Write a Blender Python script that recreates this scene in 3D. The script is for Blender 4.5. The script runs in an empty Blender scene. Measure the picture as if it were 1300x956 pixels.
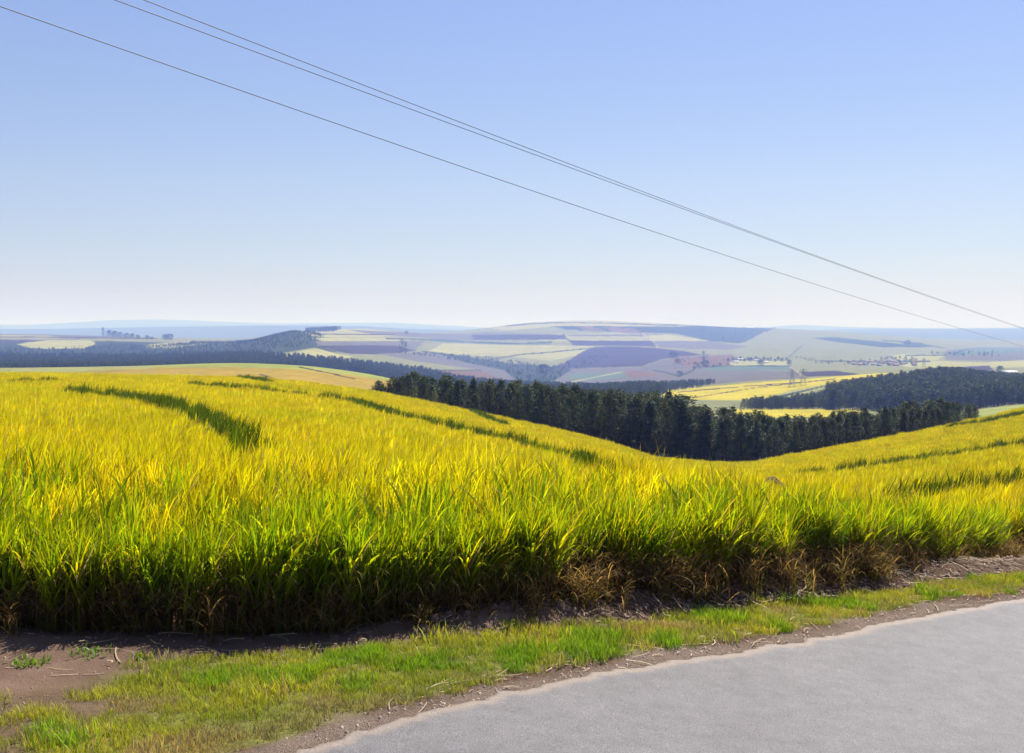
import bpy, math, random
import numpy as np
R = math.radians
random.seed(7); rng = np.random.default_rng(7)
sc = bpy.context.scene
COL = sc.collection

# ------------------------------------------------------------------ camera
FPX, CX, CY, HORIZ = 1500.0, 650.0, 478.0, 418.0
PITCH = math.atan((CY - HORIZ) / FPX)
CAMZ = 3.0
cam_d = bpy.data.cameras.new('camera'); cam = bpy.data.objects.new('camera', cam_d); COL.objects.link(cam)
cam.location = (0, 0, CAMZ); cam.rotation_euler = (math.pi / 2 - PITCH, 0, 0)
cam_d.sensor_width = 36; cam_d.lens = 36 * FPX / 1300; cam_d.clip_end = 100000; cam_d.clip_start = 0.05
sc.camera = cam

# ------------------------------------------------------------------ sky and sun
SUN_EL, SUN_AZ = R(56), R(30)                 # azimuth from +Y towards +X
w = bpy.data.worlds.new('World'); sc.world = w; w.use_nodes = True
nt = w.node_tree; nt.nodes.clear()
sky = nt.nodes.new('ShaderNodeTexSky'); sky.sky_type = 'NISHITA'; sky.sun_disc = False
sky.sun_elevation = SUN_EL; sky.sun_rotation = SUN_AZ
sky.altitude = 600; sky.air_density = 1.0; sky.dust_density = 0.25; sky.ozone_density = 2.5
bg = nt.nodes.new('ShaderNodeBackground'); bg.inputs['Strength'].default_value = 0.079
wo = nt.nodes.new('ShaderNodeOutputWorld')
tn = nt.nodes.new('ShaderNodeMix'); tn.data_type = 'RGBA'; tn.blend_type = 'MULTIPLY'; tn.inputs[0].default_value = 1
tn.inputs[7].default_value = (1.03, .925, 1.05, 1)      # the photograph's slightly violet white balance
tc = nt.nodes.new('ShaderNodeTexCoord'); sz = nt.nodes.new('ShaderNodeSeparateXYZ'); nt.links.new(tc.outputs['Generated'], sz.inputs[0])
rp = nt.nodes.new('ShaderNodeValToRGB'); nt.links.new(sz.outputs[2], rp.inputs[0]); e = rp.color_ramp.elements
e[0].position = 0.0; e[0].color = (.63, .67, .69, 1); e[1].position = .32; e[1].color = (1, 1, 1, 1)
e2 = e.new(.12); e2.color = (.89, .86, .81, 1)
mm = nt.nodes.new('ShaderNodeMix'); mm.data_type = 'RGBA'; mm.blend_type = 'MULTIPLY'; mm.inputs[0].default_value = 1
nt.links.new(sky.outputs[0], mm.inputs[6]); nt.links.new(rp.outputs[0], mm.inputs[7]); nt.links.new(mm.outputs[2], tn.inputs[6]); nt.links.new(tn.outputs[2], bg.inputs[0]); nt.links.new(bg.outputs[0], wo.inputs[0])
sun_d = bpy.data.lights.new('sun', 'SUN'); sun = bpy.data.objects.new('sun', sun_d); COL.objects.link(sun)
sun_d.energy = 5.0; sun_d.angle = R(0.5); sun_d.color = (1.0, 0.94, 0.84)
from mathutils import Vector, Matrix
sdir = Vector((math.sin(SUN_AZ) * math.cos(SUN_EL), math.cos(SUN_AZ) * math.cos(SUN_EL), math.sin(SUN_EL)))
sun.rotation_euler = sdir.to_track_quat('Z', 'Y').to_euler()
sc.view_settings.view_transform = 'Standard'; sc.view_settings.look = 'None'
sc.view_settings.exposure = 0.75; sc.view_settings.gamma = 1.0; sc.view_settings.use_curve_mapping = False
sc.render.engine = 'CYCLES'
cy = sc.cycles
cy.use_denoising = True; cy.denoiser = 'OPENIMAGEDENOISE'
cy.max_bounces = 6; cy.diffuse_bounces = 4; cy.glossy_bounces = 1; cy.transmission_bounces = 5
cy.volume_bounces = 1; cy.transparent_max_bounces = 4
cy.caustics_reflective = False; cy.caustics_refractive = False
HAZE_DENSITY = 1.75e-4

# ------------------------------------------------------------------ projection helpers (photo pixel <-> world)
def t_of(py):   # slope (z-CAMZ)/y of a photo row
    return np.tan(np.arctan((CY - np.asarray(py, float)) / FPX) - PITCH)
def project(x, y, z):
    dz = z - CAMZ
    dep = y * math.cos(PITCH) - dz * math.sin(PITCH)
    up = y * math.sin(PITCH) + dz * math.cos(PITCH)
    return CX + FPX * x / dep, CY - FPX * up / dep

# ------------------------------------------------------------------ terrain table
def pchip(xk, yk, x):
    """monotone cubic along axis 0 of yk (K, M) at x (N,) -> (N, M)"""
    xk = np.asarray(xk, float); yk = np.asarray(yk, float)
    h = np.diff(xk)[:, None]; d = np.diff(yk, axis=0) / h
    m = np.zeros_like(yk)
    w1 = 2 * h[1:] + h[:-1]; w2 = h[1:] + 2 * h[:-1]
    same = d[1:] * d[:-1] > 0
    with np.errstate(divide='ignore', invalid='ignore'):
        hm = (w1 + w2) / (w1 / d[:-1] + w2 / d[1:])
    m[1:-1] = np.where(same, hm, 0); m[0] = d[0]; m[-1] = d[-1]
    i = np.clip(np.searchsorted(xk, x) - 1, 0, len(xk) - 2)
    s = ((x - xk[i]) / (xk[i + 1] - xk[i]))[:, None]; H = (xk[i + 1] - xk[i])[:, None]
    s = np.clip(s, 0, 1)
    return ((2*s**3 - 3*s**2 + 1) * yk[i] + (s**3 - 2*s**2 + s) * H * m[i] + (-2*s**3 + 3*s**2) * yk[i+1] + (s**3 - s**2) * H * m[i+1])

COLS1 = [-700, -300, 0, 150, 300, 450, 600, 750, 850, 940, 1020, 1150, 1300, 1600, 2000]
FIELD = {  # photo row of the cane tops
 20:  [560, 562, 562, 563, 566, 570, 578, 588, 596, 604, 610, 616, 618, 622, 622],
 30:  [540, 543, 545, 548, 553, 560, 570, 583, 593, 602, 606, 607, 606, 604, 600],
 50:  [515, 518, 520, 523, 530, 542, 558, 577, 590, 599, 600, 596, 588, 580, 570],
 80:  [492, 494, 497, 500, 507, 523, 545, 569, 586, 595, 593, 583, 570, 558, 540],
 120: [478, 479, 480, 483, 489, 507, 533, 562, 583, 590, 584, 570, 553, 535, 510],
 160: [471, 472, 472, 475, 479, 496, 524, 556, 581, 587, 577, 558, 535, 512, 488],
 200: [470, 470, 470, 472, 475, 490, 519, 552, 579, 584, 571, 547, 519, 498, 475]}
GROUND1 = {
 240: [495, 495, 495, 497, 505, 540, 560, 574, 592, 600, 600, 588, 524, 505, 492],
 300: [520, 520, 520, 522, 530, 562, 578, 590, 604, 610, 610, 600, 565, 530, 510]}
COLS2 = [-700, 0, 150, 300, 380, 450, 520, 600, 680, 750, 850, 940, 1020, 1100, 1200, 1300, 2000]
GROUND2 = {
 450:  [490, 488, 485, 482, 484, 502, 525, 550, 560, 565, 570, 570, 565, 565, 560, 535, 500],
 600:  [470, 467, 465, 461, 464, 472, 486, 510, 525, 535, 540, 540, 536, 533, 528, 522, 490],
 700:  [474, 472, 470, 468, 470, 478, 494, 508, 518, 524, 527, 527, 526, 526, 524, 514, 490],
 900:  [484, 482, 480, 478, 480, 488, 500, 505, 510, 514, 514, 514, 512, 506, 500, 502, 480],
 1100: [482, 480, 478, 478, 480, 486, 498, 502, 506, 504, 502, 502, 500, 495, 485, 494, 470],
 1300: [476, 474, 474, 474, 476, 482, 492, 500, 502, 501, 496, 488, 484, 482, 484, 490, 465],
 1700: [466, 466, 466, 463, 465, 472, 482, 490, 495, 496, 488, 479, 475, 473, 474, 474, 460],
 2200: [452, 454, 455, 450, 444, 458, 468, 480, 488, 488, 480, 473, 471, 469, 466, 468, 455],
 3000: [434, 437, 440, 436, 421, 440, 452, 468, 472, 474, 465, 461, 461, 461, 457, 458, 445],
 4000: [426, 426, 429, 434, 427, 423, 436, 450, 452, 454, 451, 449, 451, 451, 449, 450, 440],
 5500: [423, 424, 427, 430, 420.5, 418, 422, 430, 425, 427, 431, 434, 436, 437, 440, 443, 430],
 7500: [428, 430, 432, 436, 436, 422, 423, 418, 409, 407, 411, 416, 419, 424, 430, 432, 425],
 9500: [432, 432, 434, 436, 436, 428, 428, 424, 416, 415, 418, 421, 424, 427, 433, 435, 428],
 14000:[418, 418, 416, 414, 413, 414, 417, 420, 424, 425, 425, 423, 420, 420, 419, 418, 418],
 18000:[422, 421, 420, 419, 419, 420, 421, 422, 424, 425, 425, 423, 422, 421, 421, 420, 420],
 25000:[411, 410, 409, 408, 409, 411, 413, 415, 417, 418, 418, 417, 412, 415, 416, 415, 412],
 32000:[424]*17}
CANE_H = 1.5
pxs = np.concatenate([np.arange(-700, -60, 8), np.arange(-60, 1360, 1.5), np.arange(1360, 2001, 8)]).astype(float)
rows_d, rows_t = [], []
for d, ys in FIELD.items():
    t = t_of(ys) - CANE_H / d
    rows_d.append(d); rows_t.append(pchip(COLS1, np.array(t)[:, None], pxs)[:, 0])
for d, ys in GROUND1.items():
    rows_d.append(d); rows_t.append(pchip(COLS1, t_of(ys)[:, None], pxs)[:, 0])
for d, ys in GROUND2.items():
    rows_d.append(d); rows_t.append(pchip(COLS2, t_of(ys)[:, None], pxs)[:, 0])
D0, D1, ND = 13.0, 31900.0, 760
lds = np.linspace(math.log(D0), math.log(D1), ND)
T = pchip(np.log(rows_d), np.array(rows_t), lds)          # (ND, NC)
T[lds < math.log(20)] = T[np.searchsorted(lds, math.log(20))]
us = (pxs - CX) / FPX                                      # x / y, to first order
def vnoise(x, y, seed=0):                                  # smooth value noise
    r = np.random.default_rng(seed); tab = r.random((256, 256))
    xi = np.floor(x).astype(int); yi = np.floor(y).astype(int); fx = x - xi; fy = y - yi
    fx = fx*fx*(3-2*fx); fy = fy*fy*(3-2*fy)
    g = lambda a, b: tab[a & 255, b & 255]
    return (g(xi,yi)*(1-fx)*(1-fy) + g(xi+1,yi)*fx*(1-fy) + g(xi,yi+1)*(1-fx)*fy + g(xi+1,yi+1)*fx*fy)
Yg = np.exp(lds)[:, None] * np.ones_like(us)[None]; Xg = us[None] * Yg
far = np.clip((Yg - 900) / 2500, 0, 1)
Zg = CAMZ + T * Yg
Zg += far * ((vnoise(Xg/420, Yg/420, 1) - .5) * 6 + (vnoise(Xg/170, Yg/170, 2) - .5) * 2.5)
Zg += np.clip((Yg - 9000)/9000, 0, 1) * ((vnoise(Xg/2600, Yg/2600, 3) - .5) * 120 + (vnoise(Xg/600, Yg/600, 4) - .5) * 14)
def near_z(x, y):
    return -0.1 * (x + np.sqrt(x*x + 4)) / 2
def H(x, y):
    x = np.asarray(x, float); y = np.asarray(y, float)
    yy = np.maximum(y, D0 + .01)
    fi = (np.log(yy) - lds[0]) / (lds[1] - lds[0]); i = np.clip(fi.astype(int), 0, ND - 2); fi = np.clip(fi - i, 0, 1)
    u = np.clip(x / yy, us[0], us[-1] - 1e-6); j = np.clip(np.searchsorted(us, u) - 1, 0, len(us) - 2)
    fj = (u - us[j]) / (us[j+1] - us[j])
    z = (Zg[i, j]*(1-fi)*(1-fj) + Zg[i+1, j]*fi*(1-fj) + Zg[i, j+1]*(1-fi)*fj + Zg[i+1, j+1]*fi*fj)
    b = np.clip((y - 13.5) / 7.5, 0, 1); b = b*b*(3-2*b)
    return near_z(x, y) * (1-b) + z * b
def hit_near(px, py):
    """where the sight line through photo pixel px, py meets the near ground"""
    al = (px - CX) / FPX; v = (CY - py) / FPX
    dx = al; dy = math.cos(PITCH) + v*math.sin(PITCH); dz = -math.sin(PITCH) + v*math.cos(PITCH)
    s = 3.0
    for _ in range(6000):
        if CAMZ + dz*s <= float(H(dx*s, dy*s)): break
        s += 0.01 if s < 60 else .1
    return dx*s, dy*s
def inpoly(px, py, poly):
    px = np.asarray(px); py = np.asarray(py); c = np.zeros(px.shape, bool); n = len(poly)
    for k in range(n):
        x1, y1 = poly[k]; x2, y2 = poly[(k+1) % n]
        if y1 == y2: continue
        c ^= ((y1 > py) != (y2 > py)) & (px < (x2 - x1) * (py - y1) / (y2 - y1) + x1)
    return c

# ------------------------------------------------------------------ mesh + object helpers
def mk_mesh(name, V, F, mat=None, smooth=False, cols=None, fmat=None):
    me = bpy.data.meshes.new(name)
    V = np.asarray(V, np.float32).reshape(-1, 3)
    if isinstance(F, np.ndarray):
        nf, k = F.shape; lt = np.full(nf, k, np.int32); ls = (np.arange(nf) * k).astype(np.int32); li = F.reshape(-1).astype(np.int32)
    else:
        lt = np.array([len(f) for f in F], np.int32); ls = np.concatenate([[0], np.cumsum(lt)[:-1]]).astype(np.int32)
        li = np.concatenate([np.asarray(f) for f in F]).astype(np.int32); nf = len(F)
    me.vertices.add(len(V)); me.vertices.foreach_set('co', V.ravel())
    me.loops.add(len(li)); me.loops.foreach_set('vertex_index', li)
    me.polygons.add(nf); me.polygons.foreach_set('loop_start', ls); me.polygons.foreach_set('loop_total', lt)
    me.update(calc_edges=True)
    if smooth: me.polygons.foreach_set('use_smooth', np.ones(nf, bool))
    if cols is not None:
        a = me.color_attributes.new('tint', 'FLOAT_COLOR', 'POINT')
        c = np.ones((len(V), 4), np.float32); c[:, :3] = cols; a.data.foreach_set('color', c.ravel())
    for m in (mat if isinstance(mat, list) else [mat]):
        if m is not None: me.materials.append(m)
    if fmat is not None: me.polygons.foreach_set('material_index', np.asarray(fmat, np.int32))
    me.validate(); return me
def link(name, me, parent=None, loc=None):
    o = bpy.data.objects.new(name, me); COL.objects.link(o)
    if parent: o.parent = parent
    if loc is not None: o.location = loc
    return o
def tag(o, label=None, cat=None, group=None, kind=None):
    if label: o['label'] = label
    if cat: o['category'] = cat
    if group: o['group'] = group
    if kind: o['kind'] = kind
    return o

def mat_new(name):
    m = bpy.data.materials.new(name); m.use_nodes = True; m.node_tree.nodes.clear(); return m, m.node_tree
def ramp_node(nt, fac, stops):
    r = nt.nodes.new('ShaderNodeValToRGB'); e = r.color_ramp.elements
    while len(e) > 1: e.remove(e[-1])
    e[0].position = stops[0][0]; e[0].color = (*stops[0][1], 1)
    for p, c in stops[1:]:
        k = e.new(p); k.color = (*c, 1)
    nt.links.new(fac, r.inputs[0]); return r.outputs[0]
def noise_node(nt, scale, detail=4, rough=.55, vec=None):
    n = nt.nodes.new('ShaderNodeTexNoise'); n.inputs['Scale'].default_value = scale
    n.inputs['Detail'].default_value = detail; n.inputs['Roughness'].default_value = rough
    if vec is not None: nt.links.new(vec, n.inputs['Vector'])
    return n.outputs['Fac']
def geo_pos(nt):
    return nt.nodes.new('ShaderNodeNewGeometry').outputs['Position']
def mixc(nt, fac, a, b, mode='MIX'):
    m = nt.nodes.new('ShaderNodeMix'); m.data_type = 'RGBA'; m.blend_type = mode
    for k, s in ((0, fac), (6, a), (7, b)):
        if isinstance(s, (int, float)): m.inputs[k].default_value = s
        elif isinstance(s, tuple): m.inputs[k].default_value = (*s, 1) if len(s) == 3 else s
        else: nt.links.new(s, m.inputs[k])
    return m.outputs[2]
def math_n(nt, op, a, b=0.0, clamp=False):
    m = nt.nodes.new('ShaderNodeMath'); m.operation = op; m.use_clamp = clamp
    for k, s in ((0, a), (1, b)):
        if isinstance(s, (int, float)): m.inputs[k].default_value = s
        else: nt.links.new(s, m.inputs[k])
    return m.outputs[0]
def surf(nt, col, rough=.9, spec=.2, bump=None, bump_d=.02, bump_s=.5):
    b = nt.nodes.new('ShaderNodeBsdfPrincipled'); o = nt.nodes.new('ShaderNodeOutputMaterial')
    b.inputs['Roughness'].default_value = rough; b.inputs['Specular IOR Level'].default_value = spec
    if isinstance(col, tuple): b.inputs['Base Color'].default_value = (*col, 1)
    else: nt.links.new(col, b.inputs['Base Color'])
    if bump is not None:
        bn = nt.nodes.new('ShaderNodeBump'); bn.inputs['Strength'].default_value = bump_s; bn.inputs['Distance'].default_value = bump_d
        nt.links.new(bump, bn.inputs['Height']); nt.links.new(bn.outputs[0], b.inputs['Normal'])
    nt.links.new(b.outputs[0], o.inputs[0]); return b
def leaf_mat(name, trans=.5, rough=.45, spec=.25, var=.25, patch_scale=None, patch=((.85,.9,.8),(1.1,1.08,1.0)), tr_tint=(1.15,1.1,.6)):
    """vertex tint x per-plant variation x broad patches; diffuse + translucent + thin gloss"""
    m, nt = mat_new(name)
    at = nt.nodes.new('ShaderNodeAttribute'); at.attribute_name = 'tint'
    oi = nt.nodes.new('ShaderNodeObjectInfo')
    v = math_n(nt, 'MULTIPLY_ADD', oi.outputs['Random'], 2*var); v.node.inputs[2].default_value = 1 - var
    hs = nt.nodes.new('ShaderNodeHueSaturation'); nt.links.new(at.outputs['Color'], hs.inputs['Color']); nt.links.new(v, hs.inputs['Value'])
    hu = math_n(nt, 'FRACT', math_n(nt, 'MULTIPLY', oi.outputs['Random'], 17.0))
    hu = math_n(nt, 'MULTIPLY_ADD', hu, .03); hu.node.inputs[2].default_value = .485
    nt.links.new(hu, hs.inputs['Hue'])
    c = hs.outputs[0]
    if patch_scale:
        n = noise_node(nt, patch_scale, 3, .5, geo_pos(nt))
        c = mixc(nt, 1.0, c, ramp_node(nt, n, [(.35, patch[0]), (.62, patch[1])]), 'MULTIPLY')
    p = nt.nodes.new('ShaderNodeBsdfPrincipled'); p.inputs['Roughness'].default_value = rough; p.inputs['Specular IOR Level'].default_value = spec
    nt.links.new(c, p.inputs['Base Color'])
    tr = nt.nodes.new('ShaderNodeBsdfTranslucent'); nt.links.new(mixc(nt, 1.0, c, tr_tint, 'MULTIPLY'), tr.inputs[0])
    mx = nt.nodes.new('ShaderNodeMixShader'); mx.inputs[0].default_value = trans
    nt.links.new(p.outputs[0], mx.inputs[1]); nt.links.new(tr.outputs[0], mx.inputs[2])
    o = nt.nodes.new('ShaderNodeOutputMaterial'); nt.links.new(mx.outputs[0], o.inputs[0])
    return m

# ------------------------------------------------------------------ scatter by instancing (stuff only)
def scatter(name, P, scale, rotz, protos, idx=None, tilt=None):
    P = np.asarray(P, float); n = len(P)
    c = bpy.data.collections.new(name + '_kinds')
    for k, pr in enumerate(protos):
        po = bpy.data.objects.new('kind_%02d' % k, pr); c.objects.link(po)
    me = bpy.data.meshes.new(name); me.vertices.add(n); me.vertices.foreach_set('co', P.astype(np.float32).ravel())
    a = me.attributes.new('scl', 'FLOAT_VECTOR', 'POINT'); s = np.asarray(scale, float)
    if s.ndim == 1: s = np.repeat(s[:, None], 3, 1)
    a.data.foreach_set('vector', s.astype(np.float32).ravel())
    a = me.attributes.new('rot', 'FLOAT_VECTOR', 'POINT'); r = np.zeros((n, 3)); r[:, 2] = rotz
    if tilt is not None: r[:, 0] = tilt[:, 0]; r[:, 1] = tilt[:, 1]
    a.data.foreach_set('vector', r.astype(np.float32).ravel())
    a = me.attributes.new('pick', 'INT', 'POINT'); a.data.foreach_set('value', (idx if idx is not None else rng.integers(0, len(protos), n)).astype(np.int32))
    o = link(name, me)
    g = bpy.data.node_groups.new(name, 'GeometryNodeTree')
    g.interface.new_socket('Geometry', in_out='INPUT', socket_type='NodeSocketGeometry')
    g.interface.new_socket('Geometry', in_out='OUTPUT', socket_type='NodeSocketGeometry')
    gi = g.nodes.new('NodeGroupInput'); go = g.nodes.new('NodeGroupOutput')
    ci = g.nodes.new('GeometryNodeCollectionInfo'); ci.inputs['Collection'].default_value = c
    ci.inputs['Separate Children'].default_value = True; ci.inputs['Reset Children'].default_value = True
    ip = g.nodes.new('GeometryNodeInstanceOnPoints'); ip.inputs['Pick Instance'].default_value = True
    def na(nm, ty):
        q = g.nodes.new('GeometryNodeInputNamedAttribute'); q.data_type = ty; q.inputs['Name'].default_value = nm; return q.outputs[0]
    e2r = g.nodes.new('FunctionNodeEulerToRotation')
    g.links.new(na('rot', 'FLOAT_VECTOR'), e2r.inputs[0])
    g.links.new(gi.outputs[0], ip.inputs['Points']); g.links.new(ci.outputs[0], ip.inputs['Instance'])
    g.links.new(na('pick', 'INT'), ip.inputs['Instance Index']); g.links.new(e2r.outputs[0], ip.inputs['Rotation'])
    g.links.new(na('scl', 'FLOAT_VECTOR'), ip.inputs['Scale']); g.links.new(ip.outputs[0], go.inputs[0])
    md = o.modifiers.new('scatter', 'NODES'); md.node_group = g
    return o

# ------------------------------------------------------------------ near zones (photo outline -> ground areas)
BASE = [(-700, 800), (-200, 796), (0, 798), (120, 803), (260, 807), (400, 804), (520, 797), (600, 789), (700, 783), (800, 774), (900, 766), (1000, 755), (1100, 741), (1200, 727), (1300, 712), (1500, 690), (2000, 650)]
BW = np.array([hit_near(*p) for p in BASE])
def base_y(x): return np.interp(x, BW[:, 0], BW[:, 1])          # world line where the cane starts
EDGE = [(330, 975), (430, 938), (560, 905), (700, 871), (760, 860), (830, 846), (950, 829), (1060, 809), (1150, 788), (1220, 775), (1300, 764), (1420, 748), (1600, 725)]
EW = np.array([hit_near(*p) for p in EDGE])
d0 = EW[0] - EW[2]; EW = np.vstack([EW[0] + d0 * 25, EW]); d1 = EW[-1] - EW[-3]; EW = np.vstack([EW, EW[-1] + d1 * 9])
def edge_y(x): return np.interp(x, EW[:, 0], EW[:, 1])
GT = [(-200, 900), (0, 892), (60, 872), (130, 858), (200, 846), (300, 838), (400, 832), (480, 822), (600, 812), (700, 802), (800, 793), (900, 780), (1000, 767), (1150, 747), (1300, 731), (1600, 700)]
GW = np.array([hit_near(*p) for p in GT])
def grass_y(x): return np.interp(x, GW[:, 0], GW[:, 1])         # far edge of the grass strip

# ------------------------------------------------------------------ ground materials
def near_ground_mat():
    m, nt = mat_new('soil_and_turf'); P = geo_pos(nt)
    at = nt.nodes.new('ShaderNodeAttribute'); at.attribute_name = 'tint'
    sep = nt.nodes.new('ShaderNodeSeparateColor'); nt.links.new(at.outputs['Color'], sep.inputs[0])
    grass, track, gravel = sep.outputs[0], sep.outputs[1], sep.outputs[2]
    n1 = noise_node(nt, 1.3, 6, .6, P); n2 = noise_node(nt, 22, 5, .7, P); n3 = noise_node(nt, 90, 3, .6, P)
    soil = ramp_node(nt, n2, [(.3, (.045, .026, .018)), (.5, (.095, .058, .040)), (.68, (.18, .118, .080))])
    trk = ramp_node(nt, n1, [(.3, (.115, .072, .052)), (.55, (.165, .106, .078)), (.75, (.215, .145, .108))])
    trk = mixc(nt, 1.0, trk, ramp_node(nt, n3, [(.3, (.75, .75, .75)), (.6, (1.08, 1.08, 1.08))]), 'MULTIPLY')
    grs = ramp_node(nt, n2, [(.3, (.10, .105, .022)), (.55, (.17, .17, .04)), (.75, (.27, .23, .09))])
    grv = ramp_node(nt, n3, [(.3, (.07, .05, .04)), (.5, (.15, .11, .085)), (.7, (.33, .26, .21))])
    c = mixc(nt, track, soil, trk); c = mixc(nt, grass, c, grs); c = mixc(nt, gravel, c, grv)
    h = math_n(nt, 'ADD', n2, math_n(nt, 'MULTIPLY', n3, .4))
    surf(nt, c, .95, .1, h, .035, .8); return m
def road_mat():
    m, nt = mat_new('asphalt'); P = geo_pos(nt)
    at = nt.nodes.new('ShaderNodeAttribute'); at.attribute_name = 'tint'
    sep = nt.nodes.new('ShaderNodeSeparateColor'); nt.links.new(at.outputs['Color'], sep.inputs[0])
    n1 = noise_node(nt, .7, 5, .6, P); n2 = noise_node(nt, 60, 4, .75, P); n3 = noise_node(nt, 95, 3, .75, P)
    n4 = noise_node(nt, 5, 6, .7, P)
    a = ramp_node(nt, n1, [(.3, (.098, .092, .099)), (.5, (.112, .106, .113)), (.7, (.130, .123, .129))])
    a = mixc(nt, 1.0, a, ramp_node(nt, n3, [(.34, (.45, .45, .46)), (.5, (1, 1, 1)), (.66, (1.9, 1.9, 1.9))]), 'MULTIPLY')
    a = mixc(nt, 1.0, a, ramp_node(nt, n4, [(.3, (.8, .8, .8)), (.6, (1.1, 1.1, 1.1))]), 'MULTIPLY')
    dust = ramp_node(nt, n2, [(.35, (.15, .115, .095)), (.65, (.29, .235, .20))])
    f = math_n(nt, 'MULTIPLY', sep.outputs[0], math_n(nt, 'MULTIPLY_ADD', n4, 1.6), True)
    vo = nt.nodes.new('ShaderNodeTexVoronoi'); vo.feature = 'DISTANCE_TO_EDGE'; vo.inputs['Scale'].default_value = .55
    wv = nt.nodes.new('ShaderNodeVectorMath'); wv.operation = 'ADD'; nt.links.new(P, wv.inputs[0])
    nw = nt.nodes.new('ShaderNodeTexNoise'); nw.inputs['Scale'].default_value = 2.5; nw.inputs['Detail'].default_value = 5; nt.links.new(P, nw.inputs['Vector'])
    nt.links.new(nw.outputs['Color'], wv.inputs[1]); nt.links.new(wv.outputs[0], vo.inputs['Vector'])
    crack = math_n(nt, 'MULTIPLY', math_n(nt, 'LESS_THAN', vo.outputs['Distance'], .006), math_n(nt, 'GREATER_THAN', n1, .52))
    a = mixc(nt, math_n(nt, 'MULTIPLY', crack, .12), a, (.05, .047, .048))
    c = mixc(nt, f, a, dust)
    surf(nt, c, .62, .45, math_n(nt, 'ADD', n3, n2), .006, .7); return m
def far_ground_mat():
    m, nt = mat_new('farmland'); P = geo_pos(nt)
    at = nt.nodes.new('ShaderNodeAttribute'); at.attribute_name = 'tint'
    n1 = noise_node(nt, .018, 6, .62, P); n2 = noise_node(nt, .12, 4, .65, P)
    c = mixc(nt, 1.0, at.outputs['Color'], ramp_node(nt, n1, [(.3, (.78, .80, .78)), (.5, (1, 1, 1)), (.7, (1.18, 1.14, 1.1))]), 'MULTIPLY')
    c = mixc(nt, 1.0, c, ramp_node(nt, n2, [(.3, (.82, .84, .8)), (.6, (1.1, 1.1, 1.1))]), 'MULTIPLY')
    surf(nt, c, .95, .05); return m

# ------------------------------------------------------------------ near ground sheet
def build_near():
    xs = np.concatenate([np.arange(-34, -9, .5), np.arange(-9, 12, .07), np.arange(12, 34.1, .4)])
    ys = np.concatenate([np.arange(-26, 6, .5), np.arange(6, 20, .07), np.arange(20, 24.9, .35)])
    X, Y = np.meshgrid(xs, ys)
    Z = H(X, Y)
    ey, gy, by = edge_y(X), grass_y(X), base_y(X)
    px, py = project(X, np.maximum(Y, .5), Z)
    wob = (vnoise(X*1.3, Y*1.3, 11) - .5) * .5 + (vnoise(X*5, Y*5, 12) - .5) * .25
    onroad = Y < ey - 0.05
    d_edge = Y - ey; d_g = gy - Y + wob; d_b = Y - by
    grass = np.clip(d_g / .12 + .5, 0, 1) * np.clip((d_edge - .35 + wob * .9) / .2, 0, 1)
    # left track: worn pale earth
    tr = np.clip((1.5 - X + wob*2) / 1.2, 0, 1) * np.clip((Y - gy + .6) / .4, 0, 1) * np.clip((by + .25 - Y) / .3 + wob, 0, 1)
    bare = np.clip((-2.9 - X + wob * 2) / .8, 0, 1)
    tr = np.maximum(tr, bare * np.clip((Y - 7.5) / 2, 0, 1) * .7 * (d_edge > 1)); grass = grass * (1 - bare * .9)
    gravel = np.clip((.55 - d_edge + wob) / .3, 0, 1)
    bank = np.clip((Y - gy) / .5, 0, 1) * np.clip((by + 1.5 - Y) / 1.0, 0, 1)
    bank = bank * np.clip((X + 1.8) / 1.5, 0, 1)
    Z = Z + bank * (.07 + .10 * (vnoise(X*2.2, Y*2.2, 21)) + .07 * vnoise(X*8, Y*8, 22) + .04 * vnoise(X*19, Y*19, 25))
    Z = Z + (1 - onroad) * (.02 * vnoise(X*3, Y*3, 23) + .02 * vnoise(X*11, Y*11, 24)) * np.clip(d_edge/.3, 0, 1)
    # slope the ground under the tarmac down a little so the road sheet has its own thickness
    Z = np.where(Y < ey + .02, Z - .06 * np.clip((ey + .02 - Y) / .1, 0, 1), Z)
    cols = np.stack([grass, tr, gravel], -1).reshape(-1, 3)
    ny, nx = X.shape; i = np.arange(ny*nx).reshape(ny, nx)
    F = np.stack([i[:-1, :-1], i[:-1, 1:], i[1:, 1:], i[1:, :-1]], -1).reshape(-1, 4)
    o = link('ground', mk_mesh('ground', np.stack([X, Y, Z], -1).reshape(-1, 3), F, near_ground_mat(), True, cols))
    tag(o, kind='structure')
    return xs, ys, Z
NEAR = build_near()
def near_top(x, y):
    xs, ys, Z = NEAR
    i = np.clip(np.searchsorted(ys, y) - 1, 0, len(ys)-2); j = np.clip(np.searchsorted(xs, x) - 1, 0, len(xs)-2)
    fy = (y - ys[i]) / (ys[i+1]-ys[i]); fx = (x - xs[j]) / (xs[j+1]-xs[j])
    return Z[i,j]*(1-fy)*(1-fx)+Z[i+1,j]*fy*(1-fx)+Z[i,j+1]*(1-fy)*fx+Z[i+1,j+1]*fy*fx

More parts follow.
